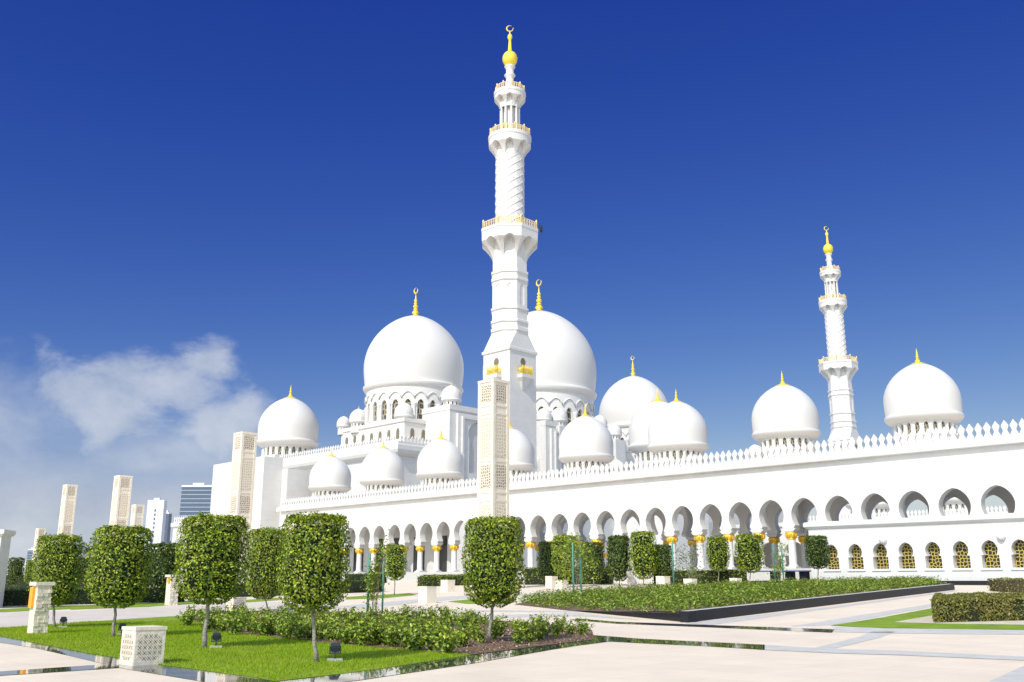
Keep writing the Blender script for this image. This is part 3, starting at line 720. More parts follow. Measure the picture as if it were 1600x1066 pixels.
def kit(tag_, N, drum_h, drum_r, zc, top, win_z, win_w, fin_h, spread, crescent, rim, frieze=False, pane='drum_lattice', pil=True, p=1.3):
    k = {}
    mb = MB(); mb.lathe(rim + dome_profile(rim[-1][1], zc, top, rim[-1][0], p=p), 72, 0, True, cap=False); k['dome'] = mb.mesh('dome', ['dome'])
    mb = MB(); z0, z1 = win_z; lv = [(-drum_h, drum_r, 0), (z0 - .0005, drum_r, 0), (z0, drum_r, win_w)]
    zs = z0 + (z1 - z0) * .68; lv.append((zs, drum_r, win_w))
    for i in range(1, 7): lv.append((zs + (z1 - zs) * math.sin(i / 6 * math.pi / 2), drum_r, win_w * math.cos(i / 6 * math.pi / 2) if i < 6 else 0))
    lv.append((0.03, drum_r, 0)); mb.sector_ring(N, lv, .055)
    if pil:
        for q in range(N):                                        # half columns between the windows
            a = 2 * math.pi * (q + .5) / N; c = (drum_r * math.cos(a), drum_r * math.sin(a)); w = (1 - win_w) * math.pi / N * drum_r * .55
            mb.lathe([(w * 1.25, z0 - .02), (w * 1.25, z0 + .01), (w, z0 + .02), (w, zs), (w * 1.4, zs + .03), (w * 1.4, zs + .05)], 8, 0, True, c)
    mb.lathe([(drum_r, z0 - .05), (drum_r + .03, z0 - .04), (drum_r + .03, z0 - .015), (drum_r, z0 - .01)], 64, cap=False)
    if frieze:                                                    # interlaced blind arches under the rim
        for q in range(N):
            for sgn in (0,):
                pts = []
                for i in range(9):
                    s = i / 8; a = 2 * math.pi * (q - .5 + s) / N + 0; zz = z1 + .02 + .13 * math.sin(math.pi * s) ** .7
                    pts.append(((drum_r + .012) * math.cos(a), (drum_r + .012) * math.sin(a), zz))
                mb.tube(pts, .013, 5)
    k['drum'] = mb.mesh('drum', ['white'])
    mb = MB(); a = math.pi / N * min(win_w * 1.1, 1); r = drum_r - .045; rows = [[(r * math.cos(a * t), r * math.sin(a * t), z) for t in (-1, 0, 1)] for z in (z0 - .01, z1 + .01)]
    mb.grid(rows, 0, False); k['window'] = mb.mesh('window', [pane])
    k['finial'] = finial_mesh(top - .01, fin_h, spread, crescent, zc, p).mesh('finial', ['gold']); k['N'] = N
    return k
RIM_S = [(.80, -.02), (.86, .0), (.93, .035), (.985, .085), (1.015, .13), (1.025, .16), (1.02, .20), (1.0, .215), (.985, .22), (.985, .25)]
RIM_L = [(.93, -.02), (.97, .0), (.985, .03), (1.0, .06), (1.0, .085), (.985, .095), (.968, .10), (.965, .12)]
K_S = kit('s', 22, .66, .80, .64, 1.73, (-.36, -.04), .50, .40, .28, False, RIM_S)
K_L = kit('l', 24, 1.25, .935, .50, 1.61, (-.66, -.28), .52, .46, .15, True, RIM_L, True, p=1.2)
K_C = kit('c', 12, 1.1, .80, .60, 1.68, (-.36, -.06), .36, .34, .2, False, RIM_S, pane='glass', pil=False)
K_P = kit('p', 12, 1.1, .80, .60, 1.68, (-.36, -.06), .36, .05, .03, False, RIM_S, pane='glass', pil=False)
def dome(parent, K, wloc, rad, label=None, windows=True):
    """a dome on its drum under a building; wloc is in the building's own axes"""
    d = inst('dome', K['dome'], parent, wloc, 0, rad, label)
    inst('drum', K['drum'], d); inst('finial', K['finial'], d)
    if windows:
        toward = -wloc_dir(parent, wloc)
        for q in range(K['N']):
            a = 2 * math.pi * q / K['N']
            if math.cos(a - toward) > -.05: inst('window', K['window'], d, (0, 0, 0), a)
    return d
def wloc_dir(parent, wloc):
    m = Matrix.Translation(parent.location) @ Matrix.Rotation(parent.rotation_euler.z, 4, 'Z'); p = m @ Vector(wloc)
    a = math.atan2(-p.y, -p.x) - parent.rotation_euler.z          # bearing of the visitor from the dome, in the building's axes
    return -a

# ------------------------------------------------------------------ terrace and arcade
BAY = 3.72; UC = -59.2; VW = 90.0; ZP = 2.8
mb = MB(); g0 = uv(0, 0)
T = inst('terrace', None)
mb.box(-260, 60, 86.5, 330, 1.0, ZP); mb.box(-260, -45, 85.9, 86.5, 1.0, 2.3); mb.box(-260, -45, 85.3, 85.9, 1.0, 1.85)
COL.objects.unlink(T); bpy.data.objects.remove(T)
o = part('terrace', mb, 'terrace', None, None, (0, 0, 0), RZ); o['kind'] = 'structure'

def building(name, label, cat, u, v, z=ZP):
    t = thing(name, label, cat, uv(u, v, z), RZ); t['_o'] = (u, v, z); return t
def loc(t, mb):
    u, v, z = t['_o']; mb.v = [(a - u, b - v, c - z) for a, b, c in mb.v]; return mb
def bpart(name, mb, mats, t, label=None): return part(name, loc(t, mb), mats, t, label)
def L_(t, u, v, z): o = t['_o']; return (u - o[0], v - o[1], z - o[2])

arc = building('arcade_building', 'long white arcade with horseshoe arches, gold capitals, merlons and a row of eight domes', 'building', -85, VW)
ks = list(range(-22, 12)); us = [UC + BAY * k for k in ks]
ULO, UHI = -147.0, us[-1] + BAY / 2
lev = [(6.95, 1.08)] + arch(22, 7.15, 9.85, 1.43, .76, .40)
lev[0] = (6.85, 1.30)
mb = MB(); mb.wall(us, lev, VW, VW + 1.0, BAY, 13.3, ULO, UHI); bpart('front_wall', mb, 'white', arc)
ui = [u for u in us if u > -106]
mb = MB(); mb.wall(ui, lev, VW + 9.6, VW + 10.4, BAY, 13.3, -106 - BAY, UHI); bpart('court_wall', mb, 'white', arc)
mb = MB(); mb.box(ULO, -108, VW + 5.5, VW + 6, ZP, 12.4); bpart('back_wall', mb, 'white', arc)
mb = MB()
for k in range(7):
    u = -143 + 5.2 * k; mb.box(u, u + 2.6, VW + 5.42, VW + 5.5, ZP, 8.2)
bpart('door', mb, 'glass', arc)
mb = MB(); mb.box(ULO, UHI, VW + 1, VW + 9.6, 12.4, 13.0); bpart('vault', mb, 'white', arc)
for u in us[::4]:                                                # transverse arches across the gallery
    u -= BAY / 2; mb = MB(); mb.wall([VW + 5.3], [(6.85, 2.9)] + arch(16, 7.1, 11.9, 3.4, .8, .35), -u - .3, -u + .3, 8.6, 12.4, VW + 1, VW + 9.6)
    mb.v = [(-y + 85, x - VW, z - ZP) for x, y, z in mb.v]; part('cross_arch', mb, 'white', arc)
mb = MB(); mb.box(ULO, UHI, VW + .9, VW + 12, 13.3, 14.1); bpart('roof', mb, 'roof_cream', arc)
mb = MB()
rows = [[(u, y, z) for u in (ULO - .6, UHI)] for y, z in ((VW, 13.25), (VW - .35, 13.27), (VW - .58, 13.32), (VW - .62, 13.5), (VW - .62, 13.85), (VW - .50, 13.9), (VW - .45, 14.12), (VW - .2, 14.12), (VW + .9, 14.12))]
mb.grid(rows, 0, False); mb.face([r[0] for r in rows])
bpart('cornice', mb, 'white', arc)
# merlons: pointed leaf shapes
mer = MB(); out = [(-.30, 0), (-.31, .10), (-.20, .28), (-.17, .42), (-.24, .60), (-.315, .78), (-.25, .95), (-.12, 1.12), (0, 1.32)]
pts = out + [(-x, z) for x, z in out[-2::-1]]
for y in (-.11, .11): mer.face([(x, y, z) for x, z in pts])
for i in range(len(pts)):
    a, b = pts[i], pts[(i + 1) % len(pts)]; mer.face([(a[0], -.11, a[1]), (b[0], -.11, b[1]), (b[0], .11, b[1]), (a[0], .11, a[1])])
MER = mer.mesh('merlon', ['white'])
step = BAY / 5; nm = int((UHI - ULO) / step)
um = [UHI - step * (k + .5) for k in range(nm)]
um = [u for u in um if u < -24]
for u in um[:100]: inst('merlon', MER, arc, L_(arc, u, VW - .3, 14.12))
mb = MB()
for u in um[100:]:
    b = len(mb.v); mb.v += [(x + u, y + VW - .3, z + 14.12) for x, y, z in mer.v]; mb.f += [tuple(i + b for i in f) for f in mer.f]; mb.m += mer.m; mb.s += mer.s
o = bpart('merlon', mb, 'white', arc); o['kind'] = 'stuff'
# columns
cm = MB(); cm.box(-.55, .55, -.55, .55, 0, .22); cm.lathe([(.52, .22), (.52, .32), (.44, .38), (.40, .45), (.385, 3.1)], 20, cap=False)
COLM = cm.mesh('column', ['white'])
cp = MB(); cp.lathe([(.40, 2.90), (.45, 2.95), (.41, 3.02), (.42, 3.14), (.55, 3.34), (.63, 3.50), (.61, 3.62), (.50, 3.68)], 16)
for q in range(8):
    a = q * math.pi / 4; cp.lathe([(.03, 3.06), (.12, 3.26), (.15, 3.42), (.11, 3.56), (.02, 3.64)], 8, 0, True, (.52 * math.cos(a), .52 * math.sin(a)))
CAP = cp.mesh('capital', ['cap_gold'])
im = MB()
for w0, w1, z0, z1 in ((.44, .50, 3.68, 3.74), (.50, .82, 3.74, 4.05)):
    im.grid([[(w * x, .5 * y if w > .7 else w * y, z) for x, y in ((-1, -1), (1, -1), (1, 1), (-1, 1))] for w, z in ((w0, z0), (w1, z1))], 0, False, True)
IMP = im.mesh('impost', ['white'])
def column(u, v):
    c = inst('column', COLM, arc, L_(arc, u, v, ZP)); inst('capital', CAP, c); inst('impost', IMP, c)
for u in us: column(u + BAY / 2, VW + .5)
for u in ui: column(u + BAY / 2, VW + 10)
VD = VW + 6.2
names = ['smallest looking dome at the far left end of the arcade row', None, None, None, None, None, None, 'dome of the arcade row farthest right, near the frame edge']
for (px, py) in ((515, 771), (597, 758), (688, 745), (796, 737), (916, 721), (1060, 702), (1229, 687), (1444, 660)):
    x, y, z = ray(px, py); u = (x - y) / (x + y) * VD
    dome(arc, K_S, L_(arc, u, VD, 16.9), 3.65)
for px, py, r_, K in ((1180, 706, .82, K_P), (964, 734, .85, K_C)):
    x, y, z = ray(px, py); u = (x - y) / (x + y) * (VW + 3); 
    q = dome(arc, K, L_(arc, u, VW + 3, 14.9), r_)

# ------------------------------------------------------------------ prayer hall
hall = building('prayer_hall', 'huge white prayer hall with great domes, corner turrets and stepped roofs behind the arcade', 'building', -155, 122)
UH, VH = -154.8, 121.7
mb = MB(); mb.box(-222, UH, VH, 285, ZP, 27.6); bpart('wall', mb, 'white', hall)
mb = MB(); e = 1.3
mb.grid([[(u, v, z) for u, v in ((-222 - q, VH - q), (UH + q, VH - q), (UH + q, 285 + q), (-222 - q, 285 + q))] for q, z in ((.02, 26.6), (.5, 26.8), (1.1, 27.3), (1.35, 27.9), (1.35, 28.9), (1.0, 29.1), (1.0, 29.6))], 0, False, True)
mb.face([(-223, VH - 1, 29.6), (UH + 1, VH - 1, 29.6), (UH + 1, 286, 29.6), (-223, 286, 29.6)])
bpart('cornice', mb, 'white', hall)
mb = MB(); mb.box(-222, UH + .3, VH - .3, 285, 29.6, 29.66); bpart('roof', mb, 'roof_cream', hall)
hm = [(-222 + .95 * k, VH - .8, 0) for k in range(71)] + [(UH + .8, VH + .95 * k, R(90)) for k in range(42)]
hm = hm[-99:]
for u, v, a in hm: inst('merlon', MER, hall, L_(hall, u, v, 29.6), a)
# pilaster strips on the hall front and a raised square tier under each great dome
D2, D3, D4 = Vector((-23.1, 218)), Vector((7.6, 256)), Vector((37.9, 290))
tou = lambda p: ((p.x - p.y) * S2, (p.x + p.y) * S2)
tm = []
for n, (P_, rad, rim) in enumerate(((D2, 11.71, 44.1), (D3, 15.67, 49.75), (D4, 10.87, 46.2))):
    u, v = tou(P_); w = rad * .99
    mb = MB(); zt = 35.7 if n != 1 else 38
    mb.box(u - w, u + w, v - w, v + w, 29.0, zt - .8); mb.box(u - w - .3, u + w + .3, v - w - .3, v + w + .3, zt - .8, zt)
    bpart('roof_tier', mb, 'white', hall)
    for s in range(-3, 4):                                       # small lattice windows in the tier
        for ax in (0, 1):
            mb = MB(); c = s * w * .27; q = []
            for i in range(9):
                a = math.pi * i / 8; q.append((.55 * math.cos(a), 32.9 + .75 * math.sin(a)))
            q = [(.55, 31.3)] + q + [(-.55, 31.3)]
            pts = [(u + c + x, v - w - .03, z) if ax == 0 else (u + w + .03, v + c + x, z) for x, z in q]
            mb.face(pts); bpart('window', mb, 'drum_lattice', hall)
    dome(hall, K_L, L_(hall, u, v, rim), rad)
def turret(px, py, fw, rad, zrim, K=K_C, h=None):
    x, y, _ = ray(px, py); P_ = Vector((x / y * fw, fw)); u, v = tou(P_)
    if h is None: mb = MB(); w = rad * .98; mb.box(u - w, u + w, v - w, v + w, 29.3, zrim - .55 * rad); bpart('turret_base', mb, 'white', hall)
    dome(hall, K, L_(hall, u, v, zrim), rad)
turret(537, 662, 218.6, 1.6, 36.2, K_P, False); turret(560, 655, 214.7, 2.05, 36.5, K_C, False); turret(631, 652, 204.4, 2.1, 36.0, K_C, False)
turret(705, 628, 204, 2.25, 39.5)
turret(850, 663, 224, 1.9, 38.6); turret(873, 655, 226, 2.15, 38.6); turret(937, 665, 240, 1.95, 39.6); turret(960, 680, 238, 1.9, 37.0, K_P)
for px, fw, zt in ((937, 241, 38.5), (960, 239, 36)):
    x, y, _ = ray(px, 670); u, v = tou(Vector((x / y * fw, fw))); mb = MB(); mb.box(u - 2, u + 2, v - 2, v + 2, 29, zt); bpart('turret_base', mb, 'white', hall)
# portal blocks projecting towards the court
for v0, v1, zt in ((132, 147, 38.4), (162, 176, 38.4)):
    lv = arch(16, 26.5, 35.0, 1.7, .8, .62, 2.2, .6); 
    mb = MB(); mb.box(-160, -150.8, v0, v1, ZP, zt - 1.2); mb.box(-160.1, -150.68, v0 - .1, v1 + .1, zt - 1.2, zt); bpart('portal_block', mb, 'white', hall)
    # framed niche on the court side: an outer frame standing proud, then the arch opening inside it
    vc = (v0 + v1) / 2; mb = MB(); nlev = [(24.0, 2.3), (30.8, 2.3)] + arch(14, 31, 35.2, 2.6, .84, .35, 1.8, .62)
    yy = []
    for side in (-1, 1):
        for x in (-150.8, -150.2):
            mb.grid([[(x, vc + side * w, z), (x, vc + side * 5.6, z)] for z, w in nlev], 0, False)
        mb.grid([[(-150.8, vc + side * w, z), (-150.2, vc + side * w, z)] for z, w in nlev], 0, False)
        mb.face([(-150.8, vc + side * 5.6, 24), (-150.2, vc + side * 5.6, 24), (-150.2, vc + side * 5.6, 36.6), (-150.8, vc + side * 5.6, 36.6)])
    mb.face([(-150.2, vc - 5.6, 35.2), (-150.2, vc + 5.6, 35.2), (-150.2, vc + 5.6, 36.6), (-150.2, vc - 5.6, 36.6)])
    mb.box(-150.8, -150.2, vc - 5.6, vc + 5.6, ZP, 24)
    mb.box(-150.2, -149.8, vc - 4.6, vc - 4.1, 12, 36); mb.box(-150.2, -149.8, vc + 4.1, vc + 4.6, 12, 36); mb.box(-150.2, -149.8, vc - 4.1, vc + 4.1, 35.5, 36)
    bpart('portal_niche', mb, 'white', hall)
    mb = MB(); mb.box(-150.79, -150.75, vc - 2.5, vc + 2.5, 24, 35); bpart('window', mb, 'grey_lattice', hall)
    mb = MB(); uc = -153.6; q = [(uc + x, z) for x, z in [(w, z) for z, w in arch(10, 29.5, 33, 1.0, .8, .4)] + [(-w, z) for z, w in reversed(arch(10, 29.5, 33, 1.0, .8, .4))]]
    q = [(uc + .8, 26.5)] + q + [(uc - .8, 26.5)]
    mb.face([(x, v0 - .02, z) for x, z in q]); bpart('window', mb, 'grey_lattice', hall)
# corner dome at the left
u, v = tou(Vector((-56.6, 238)))
mb = MB(); mb.box(u - 8.6, u + 8.6, v - 8.6, v + 8.6, 29.0, 31.0); bpart('roof_tier', mb, 'white', hall)
dome(hall, K_S, L_(hall, u, v, 34.1), 7.5)
# dome over the court's entrance front, behind the arcade row
gatehall = building('court_arcade', 'white cross arcade behind the arcade row, carrying a dome half hidden by the sixth dome', 'building', -118, 160)
mb = MB(); mb.box(-137, -128, 122, 252, ZP, 14.5); mb.box(-128, -122.02, 122, 252, 12.6, 14.5); mb.box(-126, -111, 155, 168, ZP, 23.5); bpart('wall', mb, 'white', gatehall)
mb = MB(); mb.wall([126 + 5 * k for k in range(25)], [(7, 1.4)] + arch(12, 7.2, 10.4, 1.95, .76, .4), 111, 112, 5, 12.6, 122, 252)
mb.v = [(-y + 107, x - 160, z - ZP) for x, y, z in mb.v]; part('arch_wall', mb, 'white', gatehall)
for k in range(26): inst('column', COLM, gatehall, L_(gatehall, -122.5, 123.5 + 5 * k, ZP), 0, (1.3, 1.3, 1.3)); inst('capital', CAP, gatehall, L_(gatehall, -122.5, 123.5 + 5 * k, ZP), 0, (1.3, 1.3, 1.14))
dome(gatehall, K_S, L_(gatehall, *tou(Vector((31.1, 199))), 27.9), 6.4)

# white slab gate wall at the left end
slab = building('slab_wall', 'tall plain white slab wall at the left end of the arcade', 'wall', -158, 88)
mb = MB(); mb.box(-167.6, -149.3, 87.4, 91.2, ZP, 23); bpart('wall', mb, 'white', slab)
mb = MB(); mb.box(-149.3, -147.6, 91.2, 99, ZP, 21); bpart('side_wall', mb, 'white', slab)
mb = MB(); mb.box(-162.6, -157.0, 87.36, 87.40, ZP, 12.5); bpart('door_recess', mb, 'concrete', slab)
mb = MB()
for a, b, c, d in ((-163.2, -162.6, ZP, 13.1), (-157, -156.4, ZP, 13.1), (-162.6, -157, 12.5, 13.1)): mb.box(a, b, 87.0, 87.4, c, d)
bpart('door_frame', mb, 'white', slab)
low = building('crenellated_wall', 'low white crenellated wall just left of the tall slab wall', 'wall', -185, 96)
mb = MB(); mb.box(-200, -170, 96, 104, ZP, 13.0); mb.box(-200.5, -169.6, 95.6, 104.4, 13.0, 13.8); bpart('wall', mb, 'white', low)
for k in range(30): inst('merlon', MER, low, L_(low, -199.5 + k, 96, 13.8))

# the arcade across the court, seen through the arches
opp = building('far_arcade', 'distant white arcade across the court, seen through the open arches', 'building', -40, 193)
mb = MB(); mb.wall([-118 + 6 * k for k in range(31)], [(7, 1.6)] + arch(10, 7.2, 10, 2.2, .76, .4), 193, 194, 6, 13.3, -121.9, 66); bpart('wall', mb, 'white', opp)
mb = MB(); mb.box(-121.9, 66, 192.4, 206, 13.3, 14.1); bpart('cornice', mb, 'white', opp)
mb = MB(); mb.box(-121.9, 66, 204, 206, ZP, 13.3); bpart('back_wall', mb, 'white', opp)
for k in range(98): inst('merlon', MER, opp, L_(opp, -106 + .76 * k, 192.8, 14.1))
for k in range(30): inst('column', COLM, opp, L_(opp, -115 + 6 * k, 193.5, ZP), 0, (1.5, 1.5, 1.28))
for px in (1492, 1360):
    x, y, z = ray(px, 790); u = (x - y) / (x + y) * 200; dome(opp, K_S, L_(opp, u, 200, 16.6), 5.0)

# ------------------------------------------------------------------ minarets
def minaret(label, P_, base_z=ZP):
    t = thing('minaret', label, 'minaret', (P_[0], P_[1], base_z), RZ, 'minarets')
    def mp(name, mb, m='white', lab=None, par=None):
        mb.v = [(x, y, z - base_z) for x, y, z in mb.v]; return part(name, mb, m, par or t, lab)
    h = 3.28; mb = MB()
    mb.box(-h, h, -h, h, base_z, 40.2)
    mb.grid([[(x * q, y * q, z) for x, y in ((-1, -1), (1, -1), (1, 1), (-1, 1))] for q, z in ((h, 40.2), (h + .22, 40.35), (h + .22, 40.8), (h, 40.95))], 0, False, True)
    ro = 3.35; A8 = [(ro * math.cos(R(22.5 + 45 * k)), ro * math.sin(R(22.5 + 45 * k))) for k in range(8)]
    # broached square-to-octagon shoulders
    sq = [(h, h), (-h, h), (-h, -h), (h, -h)]; lo = 40.95; hi = 44.1
    for k in range(4):
        a, b = A8[2 * k], A8[(2 * k + 1) % 8]; c = sq[k]; nx = A8[(2 * k + 2) % 8]; d = sq[(k + 1) % 4]
        mb.face([(*c, lo), (*b, hi), (*a, hi)]); mb.face([(*c, lo), (*d, lo), (*nx, hi), (*b, hi)])
    mp('base', mb)
    ph = R(22.5); mb = MB()
    def oct_(pr): mb.lathe(pr, 8, 0, False, ph=ph, cap=False)
    oct_([(ro, 44), (ro + .25, 44.15), (ro + .25, 44.7), (ro + .05, 44.8), (ro + .05, 45.6), (ro + .27, 45.75), (ro + .27, 46.1), (ro + .02, 46.3), (ro + .02, 48.0)])
    oct_([(ro + .02, 48), (ro + .25, 48.1), (ro + .25, 48.45), (ro, 48.55)])
    oct_([(ro, 53.4), (ro + .22, 53.5), (ro + .22, 54.0), (ro, 54.1), (ro, 54.8), (ro + .22, 54.9), (ro + .22, 55.3), (ro - .05, 55.4), (ro - .08, 62.5)])
    lv = [(48.55, ro, 0), (48.9, ro, 0), (48.901, ro, .42), (51.8, ro, .42)] + [(51.8 + 1.0 * math.sin(i * .2618), ro, .42 * math.cos(i * .2618) if i < 6 else 0) for i in range(1, 7)] + [(53.4, ro, 0)]
    mb.sector_ring(8, lv, .14, 0, False, ph=ph + R(22.5) - R(22.5) + R(22.5), sub=1)
    oct_([(ro - .14, 48.6), (ro - .14, 53)])
    mp('shaft', mb)
    def gallery(z0, z1, r0, r1, n, round_, zt, name='gallery', ph_=0.0):
        mb = MB(); lv = []; zf = z0 + (z1 - z0) * .66; za = z0 + (z1 - z0) * .74; zb = z0 + (z1 - z0) * .42
        for i in range(25):
            z = z0 + (z1 - z0) * i / 24
            r = r0 + (r1 - r0) * min(1, (z - z0) / (zf - z0)) ** 1.7
            if z <= zb: w = .86 - .22 * (z - z0) / (zb - z0)
            elif z < za: w = .64 * (1 - ((z - zb) / (za - zb)) ** 2.0) ** .58
            else: w = 0
            lv.append((z, r, w))
        mb.sector_ring(n, lv, .0, 0, round_, ph=ph_, sub=3 if round_ else 1)
        # the deep reveals behind the arches run back to the shaft
        for k in range(n):
            for side in (-1, 1):
                rows = []
                for z, r, w in lv:
                    a = math.pi / n; c = ph_ + 2 * math.pi * k / n
                    def PP(rr):
                        if round_: return (rr * math.cos(c + side * w * a), rr * math.sin(c + side * w * a), z)
                        p0 = Vector((rr * math.cos(c - a), rr * math.sin(c - a))); p1 = Vector((rr * math.cos(c + a), rr * math.sin(c + a))); q = p0.lerp(p1, (side * w + 1) / 2); return (q.x, q.y, z)
                    rows.append([PP(r), PP(r0 * .98)])
                mb.grid(rows, 0, False)
        pr = [(r1, z1), (r1 + .1, z1 + .05), (r1 + .1, zt), (.1, zt)]; nn = 48 if round_ else n
        mb.lathe(pr, nn, 0, False, ph=(ph_ + math.pi / n) if not round_ else 0, cap=False)
        mb.lathe([(r0 * .98, z0 - .2), (r0 * .98, z1)], nn, 0, round_, ph=(ph_ + math.pi / n) if not round_ else 0, cap=False)
        return mp(name, mb)
    def railing(z, r, hgt, n, round_, per, ph_=0.0):
        o = inst('railing', None, t); mb = MB(); k = n * per; pts = []
        for i in range(k):
            if round_: a = 2 * math.pi * i / k; p = (r * math.cos(a), r * math.sin(a))
            else:
                q = i / per; j = int(q); f_ = q - j; a0 = ph_ + 2 * math.pi * (j - .5) / n; a1 = ph_ + 2 * math.pi * (j + .5) / n
                p = (r * (math.cos(a0) * (1 - f_) + math.cos(a1) * f_), r * (math.sin(a0) * (1 - f_) + math.sin(a1) * f_))
            pts.append(p)
        COL.objects.unlink(o); bpy.data.objects.remove(o)
        for i, p in enumerate(pts):
            big = (i % per == 0); w = .16 if big else .055; hh = hgt * (1.25 if big else .92)
            if big: mb.lathe([(w, z), (w, z + hh * .8), (w * 1.3, z + hh * .84), (w * .6, z + hh * .9), (w * .8, z + hh * .95), (.01, z + hh)], 8, 0, True, p)
            else: mb.box(p[0] - w, p[0] + w, p[1] - w, p[1] + w, z, z + hh)
        for zz, tt in ((z + .12, .05), (z + hgt * .55, .04), (z + hgt * .9, .07)):
            rows = [[(x, y, zz - tt), (x * 1.01, y * 1.01, zz), (x, y, zz + tt), (x * .985, y * .985, zz)] for x, y in pts]
            mb.grid(rows + [rows[0]], 0, False, True)
        return mp('railing', mb, 'rail_gold')
    gallery(57.6, 62.7, ro - .08, 5.45, 8, False, 63.3, ph_=R(0))
    railing(63.3, 5.2, 1.4, 8, False, 9, 0)
    # round shaft with a raised spiral diaper
    mb = MB(); rs = 2.62
    mb.lathe([(rs + .4, 63.3), (rs + .4, 64.0), (rs, 64.3), (rs, 79.8)], 48, cap=False)
    nh = 8
    for sgn, cnt in ((1, nh), (-1, nh)):
        for k in range(cnt):
            rows = []
            for i in range(81):
                s = i / 80; a = 2 * math.pi * k / cnt + sgn * s * 7.0; z = 64.3 + 14.0 * s; dz = .13
                e = .085
                rows.append([(rs * .99 * math.cos(a), rs * .99 * math.sin(a), z - dz), ((rs + e) * math.cos(a), (rs + e) * math.sin(a), z - dz * .4), ((rs + e) * math.cos(a), (rs + e) * math.sin(a), z + dz * .4), (rs * .99 * math.cos(a), rs * .99 * math.sin(a), z + dz)])
            mb.grid(rows, 0, False)
    mp('spiral_shaft', mb)
    gallery(77.6, 81.5, rs, 3.95, 8, True, 82.2, 'gallery')
    railing(82.2, 3.75, 1.25, 12, True, 5)
    mb = MB(); mb.lathe([(1.2, 82.2), (1.2, 90.0)], 24, cap=False)
    for k in range(10):
        a = 2 * math.pi * k / 10; mb.lathe([(.34, 82.2), (.34, 82.7), (.24, 82.9), (.22, 88.2), (.30, 88.4), (.34, 89.0)], 10, 0, True, (1.72 * math.cos(a), 1.72 * math.sin(a)))
    mp('lantern', mb)
    gallery(88.2, 90.8, 1.95, 2.95, 8, True, 91.4, 'gallery')
    railing(91.4, 2.7, 1.2, 10, True, 4)
    mb = MB(); mb.lathe([(1.3, 91.4), (1.25, 92.4), (.8, 93.0), (.72, 94.6), (.95, 95.0), (1.08, 95.2), (.9, 95.45), (.72, 95.6), (.75, 96.6), (1.0, 96.9), (1.05, 97.1), (.6, 97.25)], 24, cap=False); mp('neck', mb)
    mb = MB(); pr = [(.55, 97.15)]
    for i in range(1, 14):
        a = -math.pi / 2 + math.pi * i / 14; pr.append((1.45 * math.cos(a), 98.75 + 1.6 * math.sin(a)))
    pr += [(.42, 100.4), (.34, 101.0), (.27, 102.2), (.25, 102.9), (.42, 103.2), (.48, 103.55), (.38, 103.9), (.16, 104.1), (.08, 104.7)]
    mb.lathe(pr, 28, cap=False)
    fi = mp('finial', mb, 'gold')
    mb = MB(); rows = []
    for i in range(25):
        a = R(60) + R(320) * i / 24; tk = .03 + .11 * math.sin(math.pi * i / 24)
        c = Vector((math.cos(a) * .62 * S2, -math.cos(a) * .62 * S2, 105.35 + math.sin(a) * .62)); e = Vector((math.cos(a) * S2, -math.cos(a) * S2, math.sin(a)))
        c = Vector((math.cos(a) * .62, 0, 105.35 + math.sin(a) * .62)); e = Vector((math.cos(a), 0, math.sin(a)))
        rows.append([c + e * tk * math.cos(q) + Vector((0, tk * math.sin(q), 0)) for q in (0, 1.57, 3.14, 4.71)])
    mb.v = []; mb.grid(rows, 0, True, True)
    mb.v = [(x, y, z - base_z) for x, y, z in mb.v]; part('crescent', mb, 'gold', fi, None, (0, 0, 0), R(45))
    # small balconies with gold rails on the faces of the square base
    for ang in (0, 90, 180, 270):
        mb = MB(); mb.grid([[(x * w, -h - .0 - d * dd, z) for x, dd in ((-1, 0), (-1, 1), (1, 1), (1, 0))] for w, d, z in ((.25, .05, 33.6), (.9, .7, 35.0), (1.35, 1.15, 35.6), (1.35, 1.15, 36.2))], 0, False)
        mb.face([(-1.35, -h, 36.2), (1.35, -h, 36.2), (1.35, -h - 1.15, 36.2), (-1.35, -h - 1.15, 36.2)])
        mb.v = [(x, y, z - base_z) for x, y, z in mb.v]; bo = part('balcony', mb, 'white', t, None, (0, 0, 0), R(ang))
        mb = MB()
        for x in (-1.22, -.8, -.4, 0, .4, .8, 1.22):
            mb.lathe([(.10, 36.2), (.10, 37.2), (.14, 37.3), (.05, 37.45), (.09, 37.6), (.01, 37.75)], 8, 0, True, (x, -h - 1.02))
        for y in (-h - .35, -h - .7):
            for x in (-1.22, 1.22): mb.lathe([(.08, 36.2), (.08, 37.2), (.01, 37.4)], 8, 0, True, (x, y))
        for z in (36.35, 37.05):
            mb.box(-1.22, 1.22, -h - 1.06, -h - .98, z, z + .10); mb.box(-1.26, -1.18, -h - 1.0, -h, z, z + .10); mb.box(1.18, 1.26, -h - 1.0, -h, z, z + .10)
        mb.v = [(x, y, z - base_z) for x, y, z in mb.v]; part('railing', mb, 'gold', bo)
        mb = MB(); q = [(.42, 36.2), (.42, 38.0)] + [(w, z) for z, w in arch(10, 38.05, 39.3, .62, .72, .4)]; q = q + [(-a, b) for a, b in q[::-1]]
        mb.face([(x, -h - .015, z) for x, z in q]); mb.v = [(x, y, z - base_z) for x, y, z in mb.v]; part('door', mb, 'drum_lattice', bo)
    return t
m1 = minaret('tall white minaret in the centre, nearest of the two, with three gold railed galleries', (-.4, 163))
m2 = copy_tree(m1, location=(95.4, 270.3, ZP), label='farther white minaret standing between the two rightmost domes')
